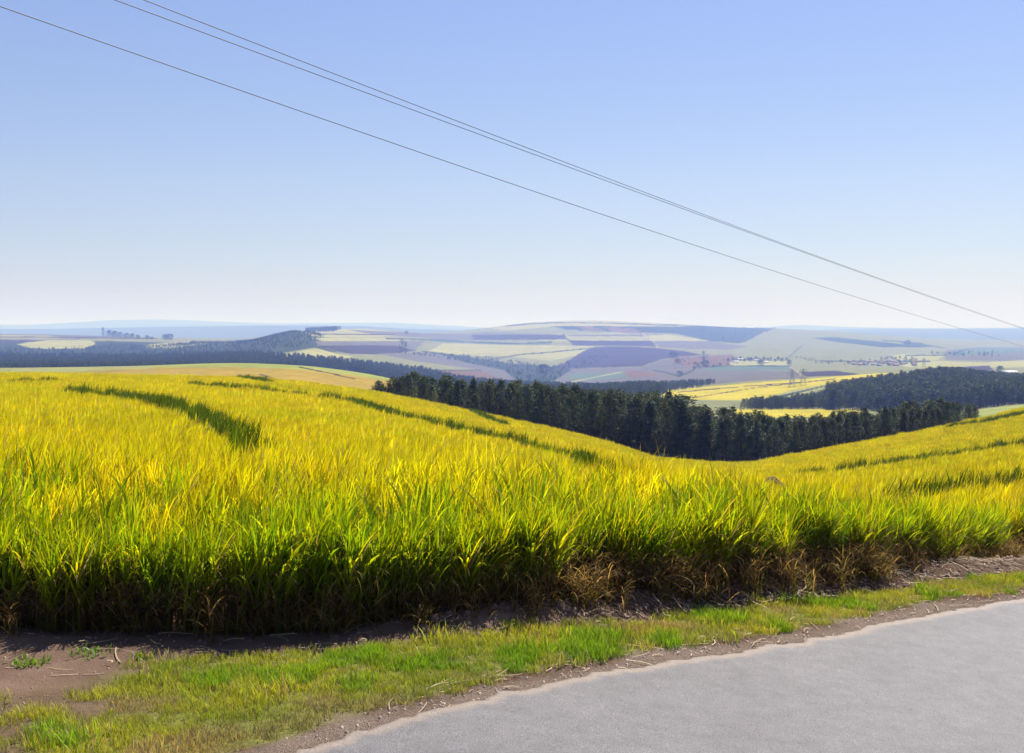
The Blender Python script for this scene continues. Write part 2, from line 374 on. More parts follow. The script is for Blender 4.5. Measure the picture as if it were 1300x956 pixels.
def build_road():
    # resample the edge line, then sweep 6.6 m towards the camera side
    seg = np.linalg.norm(np.diff(EW, axis=0), axis=1); s = np.concatenate([[0], np.cumsum(seg)])
    q = np.arange(0, s[-1], .045); ex = np.interp(q, s, EW[:, 0]); eyy = np.interp(q, s, EW[:, 1])
    k = np.ones(49) / 49; pad = lambda a: np.concatenate([np.full(24, a[0]), a, np.full(24, a[-1])])
    ex = np.convolve(pad(ex), k, 'valid'); eyy = np.convolve(pad(eyy), k, 'valid')
    tx = np.gradient(ex); ty = np.gradient(eyy); L = np.hypot(tx, ty); nx, ny = ty/L, -tx/L
    jag = .05 * (vnoise(q*.9, q*0, 31) - .5) + .09 * (vnoise(q*4, q*0, 32) - .5) + .07*(vnoise(q*11, q*0, 33) - .5)
    offs = np.concatenate([[0, .0], np.arange(.04, .5, .06), np.arange(.55, 6.6, .25), [6.6]])
    V = []; C = []
    for kk, of in enumerate(offs):
        o2 = of + (jag if of < .5 else 0)
        x = ex + nx*o2; y = eyy + ny*o2; z = H(x, y) + .028 + .02 * math.sin(min(of, 3.3)/3.3*math.pi/2)
        if kk == 0: z = z - .09
        V.append(np.stack([x, y, z], -1)); C.append(np.full(len(x), 1.0 if of < .05 else max(0, 1 - (of-.05)/.12)))
    V = np.array(V); C = np.array(C); m, n = V.shape[:2]; i = np.arange(m*n).reshape(m, n)
    F = np.stack([i[:-1, :-1], i[1:, :-1], i[1:, 1:], i[:-1, 1:]], -1).reshape(-1, 4)
    o = link('road', mk_mesh('road', V.reshape(-1, 3), F[:, ::-1], road_mat(), True, np.repeat(C.reshape(-1, 1), 3, 1)))
    tag(o, kind='structure')
build_road()

# ------------------------------------------------------------------ farmland: the land beyond the near verge
G = dict(dry=(.32, .33, .15), green=(.26, .31, .11), pale=(.44, .44, .17), yellow=(.62, .50, .05), plough=(.15, .085, .085), mauve=(.27, .19, .20),
         forest=(.035, .05, .022), scrub=(.10, .13, .07), brown=(.25, .16, .11), rust=(.42, .24, .09), lime=(.42, .46, .12), teal=(.16, .24, .17), straw=(.52, .50, .20), road=(.5,.42,.32))
G = {k: tuple(np.array(v) * (1 if k == 'forest' else .5)) for k, v in G.items()}
G['scrub'] = (.032, .045, .022); G['mauve'] = (.108, .10, .098); G['plough'] = (.042, .032, .04); G['green'] = (.155, .16, .06)
G['lime'] = (.21, .23, .06); G['rust'] = (.26, .185, .035); G['yellow'] = (.36, .30, .02)
FIELDS = [  # colour, dmin, dmax, outline in the photograph
 ('dry', 200, 20000, [(-800, 380), (2100, 380), (2100, 700), (-800, 700)]),
 # behind-crest hill on the left
 ('forest', 206, 380, [(-800, 380), (1232, 380), (1232, 700), (-800, 700)]),
 ('forest', 206, 660, [(650, 380), (1200, 380), (1200, 515), (1080, 527), (930, 530), (1200, 700), (650, 700)]),
 ('lime', 380, 880, [(-800, 440), (560, 440), (560, 520), (-800, 520)]),
 ('rust', 380, 640, [(-800, 474), (100, 472), (200, 466.5), (300, 466), (400, 470), (500, 484), (560, 500), (560, 540), (-800, 540)]),
 ('pale', 380, 880, [(0, 466), (80, 466), (180, 464), (200, 468), (100, 470), (0, 471)]),
 # left far slopes
 ('scrub', 880, 4800, [(-800, 436), (0, 436), (180, 432), (260, 435), (330, 425), (370, 419), (408, 424), (420, 432), (440, 446), (350, 452), (300, 480), (-800, 490)]),
 ('forest', 880, 2100, [(-800, 452), (0, 448), (200, 450), (330, 447), (430, 458), (540, 474), (600, 482), (560, 492), (-800, 492)]),
 ('forest', 1500, 3600, [(190, 440), (260, 433), (330, 424), (360, 420.5), (395, 422), (410, 427), (402, 432), (385, 441), (345, 447), (230, 452)]),
 ('mauve', 3000, 5500, [(-800, 419), (-100, 422), (60, 423), (130, 425), (200, 431), (-100, 431)]),
 ('pale', 3000, 5500, [(-800, 422), (0, 425), (60, 426), (100, 430), (60, 430), (-800, 431)]),
 ('dry', 3000, 5500, [(100, 428), (200, 430), (300, 432), (300, 437), (100, 432)]),
 ('plough', 2600, 4200, [(-800, 431.5), (0, 431.5), (60, 432), (20, 436), (-800, 437)]),
 ('straw', 2200, 4200, [(20, 437), (60, 432), (115, 432), (122, 437), (105, 442), (60, 443), (40, 442)]),
 ('pale', 2600, 4400, [(185, 439), (240, 437.5), (285, 432), (262, 437), (215, 442), (190, 442)]),
 ('straw', 2500, 4000, [(185, 437.6), (250, 432.5), (285, 431), (285, 432), (250, 434), (200, 439)]),
 # slope right of the dark ridge
 ('straw', 2600, 7000, [(385, 420), (460, 417), (540, 425), (470, 428), (400, 428)]),
 ('mauve', 3000, 7000, [(440, 418.5), (540, 423), (600, 424), (600, 430), (520, 427.5), (470, 424)]),
 ('straw', 2600, 6000, [(388, 429), (470, 428.5), (530, 431), (500, 433), (388, 433)]),
 ('mauve', 2400, 5000, [(400, 433), (540, 433), (525, 446), (480, 450), (430, 449), (404, 441)]),
 ('plough', 2400, 4500, [(405, 439), (430, 438.5), (500, 438.5), (528, 445), (490, 450), (440, 449)]),
 ('dry', 1400, 4000, [(338, 452), (400, 441), (418, 446), (470, 452), (540, 460), (605, 469), (520, 471), (450, 470), (400, 458)]),
 ('straw', 1400, 4000, [(345, 452.5), (400, 442), (420, 448), (450, 453), (420, 457), (385, 455)]),
 ('brown', 1400, 3600, [(520, 470), (610, 469), (640, 480), (670, 492), (560, 484)]),
 ('mauve', 1400, 4000, [(480, 449), (530, 447), (600, 452), (700, 470), (690, 490), (640, 482), (600, 468), (530, 459)]),
 ('scrub', 1600, 4600, [(560, 450), (600, 452), (680, 462), (700, 466), (760, 448), (780, 452), (720, 474), (690, 492), (660, 486), (640, 470), (590, 460)]),
 ('dry', 2600, 7000, [(535, 446), (560, 433), (700, 436), (800, 438), (750, 448), (700, 466), (640, 461), (590, 452)]),
 ('straw', 2600, 7000, [(545, 446), (562, 436), (690, 439), (760, 441), (690, 452), (600, 452)]),
 ('teal', 3000, 7000, [(540, 431), (640, 435.5), (700, 435), (700, 437.5), (630, 437.5), (548, 434)]),
 ('mauve', 3600, 7400, [(530, 427), (620, 422), (700, 424), (700, 432), (560, 432)]),
 ('straw', 5000, 9500, [(620, 416), (720, 406), (860, 410), (830, 414), (700, 415), (640, 420)]),
 ('scrub', 5200, 9500, [(700, 414), (760, 414), (860, 415), (900, 412), (985, 416), (965, 427), (940, 436), (900, 433), (860, 424), (780, 421), (720, 419)]),
 ('brown', 5200, 9500, [(735, 415), (750, 414), (770, 420), (742, 420)]), ('brown', 5200, 9500, [(765, 415.5), (785, 415), (808, 424), (778, 421)]),
 ('brown', 5200, 9500, [(792, 417), (800, 416), (818, 424), (798, 422)]),
 ('pale', 5200, 9500, [(860, 411), (960, 413), (1000, 417), (900, 414)]),
 ('pale', 3600, 8000, [(700, 425), (780, 422), (830, 424), (900, 433), (700, 434), (660, 428)]),
 ('plough', 3600, 7000, [(600, 425), (717, 425), (720, 431), (600, 431)]),
 ('mauve', 3600, 7000, [(718, 425), (840, 424), (822, 427), (722, 427)]),
 ('pale', 3600, 7000, [(721, 427.5), (822, 427.5), (828, 432), (724, 432)]),
 ('straw', 3600, 7000, [(822, 425.5), (850, 425), (897, 432), (828, 432)]),
 ('plough', 3400, 6000, [(724, 432.5), (828, 432.5), (834, 440), (728, 438)]),
 ('mauve', 3000, 6000, [(829, 433), (900, 433), (950, 440), (925, 444), (880, 443), (836, 441)]),
 ('straw', 3000, 6000, [(700, 438), (755, 440), (730, 452), (700, 458), (640, 452), (600, 448), (640, 440)]),
 ('plough', 1900, 6000, [(707, 468), (730, 452), (750, 441.5), (780, 439.5), (830, 441.5), (870, 446), (892, 450.5), (860, 453), (840, 456), (815, 465), (760, 467)]),
 ('mauve', 1400, 3600, [(725, 468), (815, 466), (840, 457), (880, 452), (960, 455), (930, 465), (1000, 475), (900, 492), (690, 498)]),
 ('brown', 1400, 3000, [(750, 470), (800, 469), (840, 476), (780, 482)]), ('teal', 1400, 3000, [(735, 470), (790, 472), (800, 480), (750, 482), (715, 480)]),
 ('brown', 2000, 3800, [(850, 455), (880, 451), (930, 450), (940, 462), (880, 467), (860, 462)]),
 ('straw', 2000, 4200, [(925, 461), (935, 458), (1000, 458), (1000, 464), (930, 464)]),
 ('teal', 1600, 3600, [(905, 465), (1000, 465), (1010, 470), (890, 471)]),
 ('mauve', 1400, 3300, [(880, 471), (1010, 470.5), (1025, 480), (900, 490), (860, 486)]),
 ('plough', 1500, 3200, [(1015, 472.5), (1060, 470.5), (1092, 475), (1025, 480)]),
 ('dry', 1800, 3600, [(1004, 464), (1030, 461), (1080, 466), (1140, 472), (1180, 476), (1080, 475), (1062, 470), (1015, 472)]),
 ('road', 1500, 3600, [(999, 464), (1001.5, 464), (1026, 480), (1022, 480)]),
 ('green', 2600, 9500, [(950, 432), (975, 419), (1060, 420), (1100, 424), (1180, 430), (1270, 432), (1250, 438), (1180, 441), (1120, 441), (1120, 452), (1040, 458), (960, 452)]),
 ('green', 2600, 7500, [(980, 425), (1030, 421), (1080, 430), (1115, 446), (1060, 455), (990, 450)]),
 ('scrub', 3500, 9000, [(1030, 429), (1060, 428), (1130, 435), (1180, 441), (1120, 441), (1060, 434)]),
 ('scrub', 3500, 9000, [(1140, 433), (1170, 435), (1185, 441), (1150, 438)]),
 ('mauve', 3000, 6000, [(1200, 445), (1240, 441), (1300, 441), (2000, 438), (2000, 460), (1200, 460)]),
 ('straw', 3000, 6000, [(1130, 452), (1150, 449), (1200, 451), (1190, 457), (1140, 457)]),
 ('straw', 1800, 4200, [(1140, 462), (1180, 458), (1300, 462), (1300, 466), (1180, 468), (1150, 466)]),
 ('plough', 1800, 3600, [(1210, 466), (1255, 464), (1262, 470), (1225, 474)]),
 ('straw', 1400, 3600, [(1240, 461), (1300, 457), (2000, 455), (2000, 466), (1280, 466)]),
 ('teal', 3000, 7000, [(1200, 448), (1235, 442), (1300, 443), (1300, 447), (1215, 452)]),
 ('yellow', 1000, 2600, [(828, 498), (860, 494), (930, 488), (1000, 483), (1060, 478), (1110, 474), (1180, 472), (1120, 482), (1060, 490), (1000, 503), (940, 516), (905, 522), (880, 512)]),
 ('pale', 1000, 2600, [(1000, 496), (1060, 486), (1050, 492), (1010, 502), (960, 511)]),
 ('yellow', 560, 1000, [(930, 519), (1090, 519), (1100, 530), (930, 530)]),
 ('green', 1100, 1700, [(1230, 472), (1300, 468), (1400, 468), (1400, 484), (1290, 482), (1240, 478)]),
 ('lime', 205, 700, [(1240, 516), (1300, 508), (1600, 495), (2000, 490), (2000, 560), (1240, 560)]),
]
def line_world(pts, h=CANE_H):
    out = []
    for px, py in pts:
        t = float(t_of(py)); u = (px - CX) / FPX; best = None
        for d in np.exp(np.linspace(math.log(22), math.log(215), 900)):
            if H(u*d, d) + h >= CAMZ + t*d: best = d; break
        if best is None: best = 215
        out.append((u*best, best))
    return np.array(out)
BARE = np.array([(982 - CX) / FPX * 50, 50.0])
LINES = [  # hedges, tracks and contour banks between the fields: colour, dmin, dmax, half thickness px, photo line
 ('forest', 1000, 2000, 1.0, [(905, 521), (940, 515), (1000, 501), (1060, 487)]),
 ('scrub', 2600, 7000, .8, [(490, 430), (540, 431), (600, 434), (660, 436.5), (700, 434)]), ('scrub', 2400, 6000, .8, [(535, 446), (590, 453), (640, 461), (705, 467)]),
 ('scrub', 1600, 3600, .8, [(880, 466), (940, 464.5), (1003, 464.5)]), ('scrub', 1400, 3000, .6, [(470, 470), (610, 470)]),
 ('scrub', 2600, 7000, .6, [(620, 457), (660, 450), (700, 447), (760, 441)]), ('scrub', 3600, 7000, .6, [(715, 424), (722, 432), (728, 438)]),
 ('straw', 3400, 7000, .6, [(815, 423), (828, 432), (836, 441)]), ('scrub', 3000, 8000, .6, [(1000, 455), (1015, 441), (1020, 437)]),
 ('scrub', 2400, 5000, .8, [(1040, 458), (1120, 459), (1180, 459)]), ('scrub', 2400, 5000, .7, [(1150, 451), (1200, 451), (1230, 443), (1290, 442)]),
 ('scrub', 3000, 8000, .7, [(1120, 432), (1160, 435), (1200, 442)]), ('plough', 400, 800, .7, [(380, 466), (420, 474), (450, 481)]),
 ('plough', 400, 800, .8, [(330, 475), (345, 480)]), ('straw', 1400, 3000, .6, [(700, 490), (760, 478), (800, 470)]),
 ('scrub', 1700, 4000, .9, [(900, 448), (893, 458), (880, 470), (862, 478), (850, 474), (830, 470)]),
 ('plough', 2600, 6000, .6, [(388, 424), (500, 425)]), ('plough', 2600, 6000, .6, [(-100, 427), (60, 428), (200, 430)]),
 ('scrub', 5000, 9000, .6, [(640, 414), (700, 409.5), (760, 410), (860, 413)]),
 ('plough', 1000, 2500, .5, [(880, 505), (960, 492), (1060, 481)]), ('plough', 1000, 2500, .5, [(860, 498), (940, 491), (1020, 485)]),
]
def build_far():
    keep = np.exp(lds) > 24.0
    k0 = np.argmax(keep) 
    # start exactly on y = 24.6 so it butts under the near sheet's far edge
    Y = Yg[k0:].copy(); X = Xg[k0:].copy(); Y[0] = 24.0; X[0] = us * 24.0
    Z = H(X, Y); Z[0] -= .05
    n = Y.size; C = np.zeros((*Y.shape, 3)); C[:] = (.13, .10, .02)
    px, py = project(X, Y, Z)
    wob = (vnoise(X/60, Y/60, 41) - .5) * 3.0
    for name, a, b, poly in FIELDS:
        m = (Y > a) & (Y < b) & inpoly(px + wob, py + wob * .15, poly)
        C[m] = G[name]
    C[(Y < 200) & (np.hypot(X - BARE[0], (Y - BARE[1]) * .25) < 1.6)] = (.26, .17, .13)
    for name, a, b, hw, L in LINES:
        inr = (Y > a) & (Y < b)
        for (x1, y1), (x2, y2) in zip(L[:-1], L[1:]):
            q = np.clip(((px-x1)*(x2-x1) + (py-y1)*(y2-y1)) / ((x2-x1)**2 + (y2-y1)**2), 0, 1)
            C[inr & (np.hypot(px-x1-q*(x2-x1), py-y1-q*(y2-y1)) < hw * (.6 + .8*vnoise(X/40, Y/40, 42)))] = G[name]
    m = Y > 9800; C[m] = (.06, .07, .06)
    i = np.arange(n).reshape(Y.shape)
    F = np.stack([i[:-1, :-1], i[:-1, 1:], i[1:, 1:], i[1:, :-1]], -1).reshape(-1, 4)
    o = link('hills', mk_mesh('hills', np.stack([X, Y, Z], -1).reshape(-1, 3), F, far_ground_mat(), True, C.reshape(-1, 3)))
    tag(o, kind='structure')
build_far()

# ------------------------------------------------------------------ cane
def blades(spec):
    """spec: list of (base xyz, azimuth, theta0, bend, length, width, twist, col0, col1, segs) -> V, F, C"""
    V = []; F = []; C = []
    for (b, az, th, bend, L, wd, tw, c0, c1, sg) in spec:
        p = np.array(b, float); n0 = len(V); h = L / sg
        side = np.array([-math.sin(az + tw), math.cos(az + tw), 0.0]) 
        for s in range(sg + 1):
            f = s / sg; a = th + bend * f ** 1.7
            ww = wd * .5 * min(1, .45 + f * 3) * (1 - f ** 2.6)
            col = c0 * (1 - f) + c1 * f
            if s == sg: V.append(p.copy()); C.append(col)
            else:
                V.append(p - side * ww); V.append(p + side * ww); C.append(col); C.append(col)
            p = p + h * np.array([math.sin(a) * math.cos(az), math.sin(a) * math.sin(az), math.cos(a)])
        for s in range(sg - 1):
            q = n0 + 2*s; F.append((q, q+1, q+3, q+2))
        q = n0 + 2*(sg-1); F.append((q, q+1, q+2))
    return V, F, C
GRN, YEL, GLD, DRY, DRK = (np.array(c) for c in ((.17, .27, .006), (.67, .61, .006), (.79, .62, .008), (.38, .29, .18), (.09, .16, .010)))
def cane_kind(seed, stalks, radius, leaves, segs, wd, dry, tall=1.0, lean=.16, gr=0.0):
    r = random.Random(seed); sp = []
    for _ in range(stalks):
        a = r.uniform(0, 6.283); q = radius * math.sqrt(r.random()); bx, by = q*math.cos(a), q*math.sin(a)
        hgt = tall * r.uniform(.75, 1.05)
        g = r.random() * (1 - max(gr, 0))
        sx, sy = lean*.5*hgt + r.gauss(0, .05), r.gauss(0, .05)
        stem = np.array([.16, .17, .03]) if r.random() < .5 else np.array([.20, .14, .05])
        sh = (.86 if gr < 0 else .72) * hgt                       # stem as a narrow blade pair
        for tw in (0, 1.57):
            sp.append(((bx, by, -.05), math.atan2(sy, sx), math.hypot(sx, sy) / max(sh, .1), .0, sh, .028, tw, stem*.8, stem, 2))
        for k in range(leaves):
            f = (k + r.random()) / leaves; z = sh * ((.42 if k < 2 else .62) + (.66 if k < 2 else .46) * f)
            az = r.uniform(0, 6.283); th = r.uniform(.05, .42) + (1-f) * .2
            L = hgt * (r.uniform(.26, .55) if gr < 0 else r.uniform(.42, .76)) * (1.0 if f > .3 else .85)
            m = r.random(); c0 = GRN * (1-g*.5) + YEL * g * .5
            c1 = YEL*(1-gr) + GRN*gr*1.4 if m < .55 else (GLD if m < .80 - .3*gr else GRN*1.3)
            if gr < 0: c0 = YEL * .8; c1 = YEL if m < .6 else GLD
            if r.random() < .04: c0, c1 = DRY, DRY
            # everything leans a little to the right, as in a steady breeze
            dx = math.cos(az) * math.sin(th) + lean * 1.6; dy = math.sin(az) * math.sin(th)
            az2 = math.atan2(dy, dx); th2 = min(1.2, math.hypot(dx, dy))
            bend = r.choice([.15, .3, .5, .9, 1.5]) * r.uniform(.6, 1.2) * (.65 if gr > 0 else 1)
            big = 1.7 if (gr > 0 and r.random() < .14) else 1.0
            if big > 1: bend += .9; L *= 1.15
            sp.append(((bx + sx*f, by + sy*f, z), az2, th2, bend, L, wd * big * r.uniform(.7, 1.2), r.gauss(0, .5), c0 * r.uniform(.6, 1.2), c1 * r.uniform(.65, 1.2), segs))
        for k in range(dry):
            z = sh * r.uniform(.15, .95); az = r.uniform(0, 6.283); b = DRY * np.array([1, .85, .7]) * r.choice([.15, .25, .4, .8, 1.1])
            sp.append(((bx, by, z), az, r.uniform(.3, 1.3), r.uniform(1.0, 2.4), hgt * r.uniform(.3, .78), wd * r.uniform(.45, .8), r.gauss(0, .9), b, b * 1.1, max(3, segs - 1)))
    V, F, C = blades(sp)
    return V, F, C
LEAF = leaf_mat('cane_leaf', .68, .5, .07, .18, .09, ((.90, .96, .8), (1.08, 1.04, 1.0)))
def kindmesh(nm, k, mat=LEAF): return mk_mesh(nm, k[0], k[1], mat, False, np.array(k[2]))
near_k = [kindmesh('cane_near', cane_kind(100+i, 8, .24, 10, 6, .021, 4, lean=.07 + .02*(i % 4), gr=.35 + .13*(i % 5))) for i in range(6)]
near_k += [kindmesh('cane_gold', cane_kind(130+i, 10, .27, 11, 4, .016, 0, lean=.12, gr=-1)) for i in range(5)]
mid_k = [kindmesh('cane_mid', cane_kind(200+i, 15, .42, 8, 3, .022, 0, gr=-1)) for i in range(6)]
far_k = [kindmesh('cane_far', cane_kind(300+i, 62, 1.1, 5, 3, .040, 0, gr=-1)) for i in range(6)]
dry_k = [kindmesh('cane_dry', cane_kind(400+i, 6, .25, 0, 6, .02, 14, .8)) for i in range(5)]

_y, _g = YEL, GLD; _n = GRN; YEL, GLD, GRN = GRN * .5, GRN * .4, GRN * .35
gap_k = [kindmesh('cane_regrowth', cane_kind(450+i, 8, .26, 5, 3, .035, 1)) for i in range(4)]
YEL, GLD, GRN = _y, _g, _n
# tractor gaps: (half width m, photo line of cane tops)
GAPS = [(.8, [(80, 489), (150, 494), (190, 500), (235, 512)]), (.45, [(237, 513), (265, 523), (285, 534), (300, 544), (312, 552)]),
        (.8, [(240, 482), (340, 490), (440, 502), (490, 517), (560, 532), (640, 549)]), (.35, [(642, 549), (730, 570), (790, 588), (840, 601)]),
        (.8, [(545, 507), (590, 515), (615, 526), (640, 534)]),
        (.8, [(300, 475), (340, 480)]),
        (.6, [(1020, 592), (1100, 584), (1180, 573), (1300, 556), (1400, 545)]),
        (.45, [(1120, 608), (1200, 602), (1300, 592), (1400, 585)]),
        (1.0, [(1205, 537), (1250, 531), (1300, 521), (1400, 510)]),
        (.7, [(0, 478), (60, 478)])]
GAPW = [(hw, line_world(p)) for hw, p in GAPS]
def gap_dist(x, y):
    best = np.full(x.shape, 9.0)
    for hw, L in GAPW:
        for a, b in zip(L[:-1], L[1:]):
            ab = b - a; q = np.clip(((x-a[0])*ab[0] + (y-a[1])*ab[1]) / (ab@ab + 1e-9), 0, 1)
            best = np.minimum(best, np.hypot(x - a[0] - q*ab[0], y - a[1] - q*ab[1]) / hw)
    return best
bare = BARE
def field_pts(y0, y1, dens, upad=.13):
    um = .4334 + upad
    area = um * (y1*y1 - y0*y0); n = int(area * dens)
    y = np.sqrt(rng.random(n) * (y1*y1 - y0*y0) + y0*y0); u = (rng.random(n)*2 - 1) * um; x = u*y
    ok = y > base_y(x) + .15
    ok &= gap_dist(x, y) > 1.1
    ok &= np.hypot(x - bare[0], (y - bare[1] + 2.0) * .25) > .85
    px = CX + FPX*u
    lim = np.where(px > 1235, 232, 209)
    ok &= y < lim
    return x[ok], y[ok]
def field_pts_all(y0, y1, dens):
    um = .46; n = int(um * (y1*y1 - y0*y0) * dens)
    y = np.sqrt(rng.random(n) * (y1*y1 - y0*y0) + y0*y0); return (rng.random(n)*2 - 1) * um * y, y
def hscale(x, y):
    s = 1.0 - .20 * np.clip((x + 1) / 8, 0, 1)
    s = np.where(y > 24, .9, s * np.clip(1 - (y - 24)*0, 0, 1))
    return s
def build_cane():
    P = []; S = []; Rz = []; I = []
    protos = near_k + mid_k + far_k + dry_k + gap_k
    def add(x, y, lo, hi, sc_, sxy=1.0):
        n = len(x); v = np.clip(rng.normal(1, .06, n), .84, 1.10) * sc_ * (.93 + .14 * vnoise(x*.5, y*.5, 51))
        P.append(np.stack([x, y, H(x, y)], -1)); S.append(np.stack([v*sxy, v*sxy, v * rng.normal(1, .06, n)], -1))
        Rz.append(rng.uniform(-.6, .6, n)); I.append(rng.integers(lo, hi, n))
    # the front face of the field, thick and shaggy
    x = rng.uniform(-13, 15, 760); y = base_y(x) + np.abs(rng.normal(0, .22, 760)) + .12 + .7 * (vnoise(x*1.1, x*0, 58) - .35)
    add(x, y, 0, 6, hscale(x, y) * (.80 + .26 * vnoise(x*1.3, x*0+3, 59)))
    x, y = field_pts(10.5, 22, 6.5, .25); q = y - base_y(x) + rng.normal(0, 1.5, len(x)) < 2.6
    add(x[q], y[q], 0, 6, hscale(x[q], y[q])); add(x[~q], y[~q], 6, 11, hscale(x[~q], y[~q]))
    x, y = field_pts(22, 38, 4.0, .16); add(x, y, 6, 11, .92)
    x, y = field_pts(38, 112, 2.1); add(x, y, 11, 17, .92)
    x, y = field_pts(112, 232, 1.5); k = gap_dist(x, y) < 4; add(x[k], y[k], 11, 17, .92)
    x, y = field_pts(112, 232, .62); k = gap_dist(x, y) > 2.2; x, y = x[k], y[k]; add(x, y, 17, 23, .88)
    x, y = field_pts_all(30, 205, 5.0); g = gap_dist(x, y - .8); k = g < .8; x, y = x[k], y[k]
    add(x, y, 28, 32, (.98 + .18 * vnoise(x*.35, y*.35, 57)) * np.where(y < 40, np.where(x > 0, 1.0, .9), 1.06), 1.0)
    # dry trash skirts
    n = 420; x = rng.uniform(-12, 14, n); y = base_y(x) + rng.normal(.12, .16, n)
    add(x, y, 23, 28, .5 + .45 * vnoise(x*.8, y*0, 52))
    o = scatter('sugar_cane', np.concatenate(P), np.concatenate(S), np.concatenate(Rz), protos, np.concatenate(I))
    tag(o, 'dense yellow green sugar cane covering the whole rolling field behind the verge', 'sugar cane', kind='stuff')
    print('cane instances', sum(len(p) for p in P))
build_cane()

# ------------------------------------------------------------------ verge grass, weeds and straw
GRASS = leaf_mat('grass_blade', .4, .5, .25, .22, .8, ((.75, .85, .75), (1.2, 1.1, 1.0)))
def grass_kind(seed, n, rad, hgt, wd, c0, c1, dryf=.12, spread=.5):
    r = random.Random(seed); sp = []
    for _ in range(n):
        a = r.uniform(0, 6.283); q = rad * math.sqrt(r.random()); d = r.random() < dryf
        ca, cb = (DRY*.9, DRY*1.2) if d else (np.array(c0), np.array(c1))
        sp.append(((q*math.cos(a), q*math.sin(a), -.01), r.uniform(0, 6.283), r.uniform(0, spread), r.uniform(.1, 1.3), hgt*r.uniform(.5, 1.2), wd*r.uniform(.6, 1.2), r.gauss(0, .6), ca*r.uniform(.7, 1.1), cb*r.uniform(.8, 1.2), 3))
    return blades(sp)
gk = [kindmesh('grass_tuft', grass_kind(500+i, 34, .085, .075, .0055, (.20, .27, .02), (.52, .54, .05), .2), GRASS) for i in range(4)]
gk += [kindmesh('grass_dry', grass_kind(520+i, 30, .09, .07, .006, (.30, .28, .08), (.50, .44, .16), .5), GRASS) for i in range(2)]
gk += [kindmesh('grass_lush', grass_kind(540+i, 40, .10, .11, .007, (.11, .22, .012), (.32, .48, .03), .05), GRASS) for i in range(3)]
def build_grass():
    n = 90000; x = rng.uniform(-9, 15, n); y = rng.uniform(6.2, 24, n)
    ey, gy, by = edge_y(x), grass_y(x), base_y(x)
    wob = (vnoise(x*1.3, y*1.3, 11) - .5) * .5 + (vnoise(x*5, y*5, 12) - .5) * .25
    cov = vnoise(x*1.7, y*1.7, 61) * .5 + vnoise(x*4.5, y*4.5, 62) * .5
    ok = (y > ey + .22 + .5*np.abs(wob) + .35*(vnoise(x*2.2, y*2.2, 63))) & (y < gy + wob) & (y < by)
    bare = np.clip((-2.7 - x) / .9, 0, 1)
    ok &= cov > .14 + .52 * bare
    lim = np.abs(x) < .50*y + .5; ok &= lim
    x, y, cov = x[ok], y[ok], cov[ok]; n = len(x)
    z = near_top(x, y)
    lush = vnoise(x*.9, y*1.6, 64) * .6 + vnoise(x*3.1, y*3.1, 65) * .4
    nearroad = (y - edge_y(x)) < .8
    idx = np.where(lush > .66, rng.integers(6, 9, n), np.where((lush < .33) | (nearroad & (rng.random(n) < .4)), rng.integers(4, 6, n), rng.integers(0, 4, n)))
    s = rng.uniform(.5, 1.3, n) * (.6 + .8*cov) * np.where(rng.random(n) < .03, 1.9, 1)
    o = scatter('verge_grass', np.stack([x, y, z], -1), s, rng.uniform(0, 6.28, n), gk, idx)
    tag(o, 'short bright green grass on the strip between the bare soil and the road', 'grass', kind='stuff')
    # sparse blades on the bare soil
    print('grass', n)
build_grass()
def straw_mat():
    m, nt = mat_new('dry_straw')
    at = nt.nodes.new('ShaderNodeAttribute'); at.attribute_name = 'tint'
    surf(nt, at.outputs['Color'], .7, .3); return m
STRAW = straw_mat()
def build_straw():
    V = []; F = []; C = []
    def piece(x, y, L, wd, az, col, lift=.01, curl=.0):
        n0 = len(V); sg = 4
        for s in range(sg+1):
            f = s/sg - .5; a = az + curl*f
            cx, cy_ = x + math.cos(a)*L*f, y + math.sin(a)*L*f
            z = float(near_top(np.array(cx), np.array(cy_))) + lift + .015*L*(1-4*f*f)
            nx, ny = -math.sin(a)*wd/2, math.cos(a)*wd/2
            V.append((cx-nx, cy_-ny, z)); V.append((cx, cy_, z + wd*.3)); V.append((cx+nx, cy_+ny, z)); C.extend([col]*3)
        for s in range(sg):
            q = n0 + 3*s; F.append((q, q+1, q+4, q+3)); F.append((q+1, q+2, q+5, q+4))
    r = random.Random(9)
    for _ in range(1700):                     # trash along the foot of the cane
        x = r.uniform(-7, 14); gy = float(grass_y(x)); by = float(base_y(x))
        if x < .5 and r.random() < .75: continue
        y = r.uniform(gy - .05, by + .5)
        b = DRY * r.choice([.4, .6, .9, 1.2]); 
        piece(x, y, r.choice([.06, .09, .14, .25, .45]) * r.uniform(.7, 1.2), r.uniform(.004, .014), r.uniform(-1.2, 1.2), b, .012 + .04*r.random(), r.gauss(0, .8))
    for _ in range(260):                      # stalks caught in the verge near the road
        x = r.uniform(-1, 12); ey = float(edge_y(x)); y = ey + abs(r.gauss(.45, .25))
        piece(x, y, r.choice([.04, .07, .12, .3]) * r.uniform(.7, 1.3), r.uniform(.004, .010), .72 + r.gauss(0, .35), DRY * r.uniform(.8, 1.45), .02, r.gauss(0, .3))
    for _ in range(40):
        x = r.uniform(-6, 1); y = float(grass_y(x)) + r.uniform(-.2, 1.0)
        piece(x, y, r.uniform(.06, .3), .008, r.uniform(-1, 1), DRY * r.uniform(.7, 1.2), .008, r.gauss(0, .5))
    o = link('straw_litter', mk_mesh('straw_litter', V, F, STRAW, False, np.array(C)))
    tag(o, 'scattered dry cane leaves and straw lying on the bare soil and verge', 'straw', kind='stuff')
build_straw()
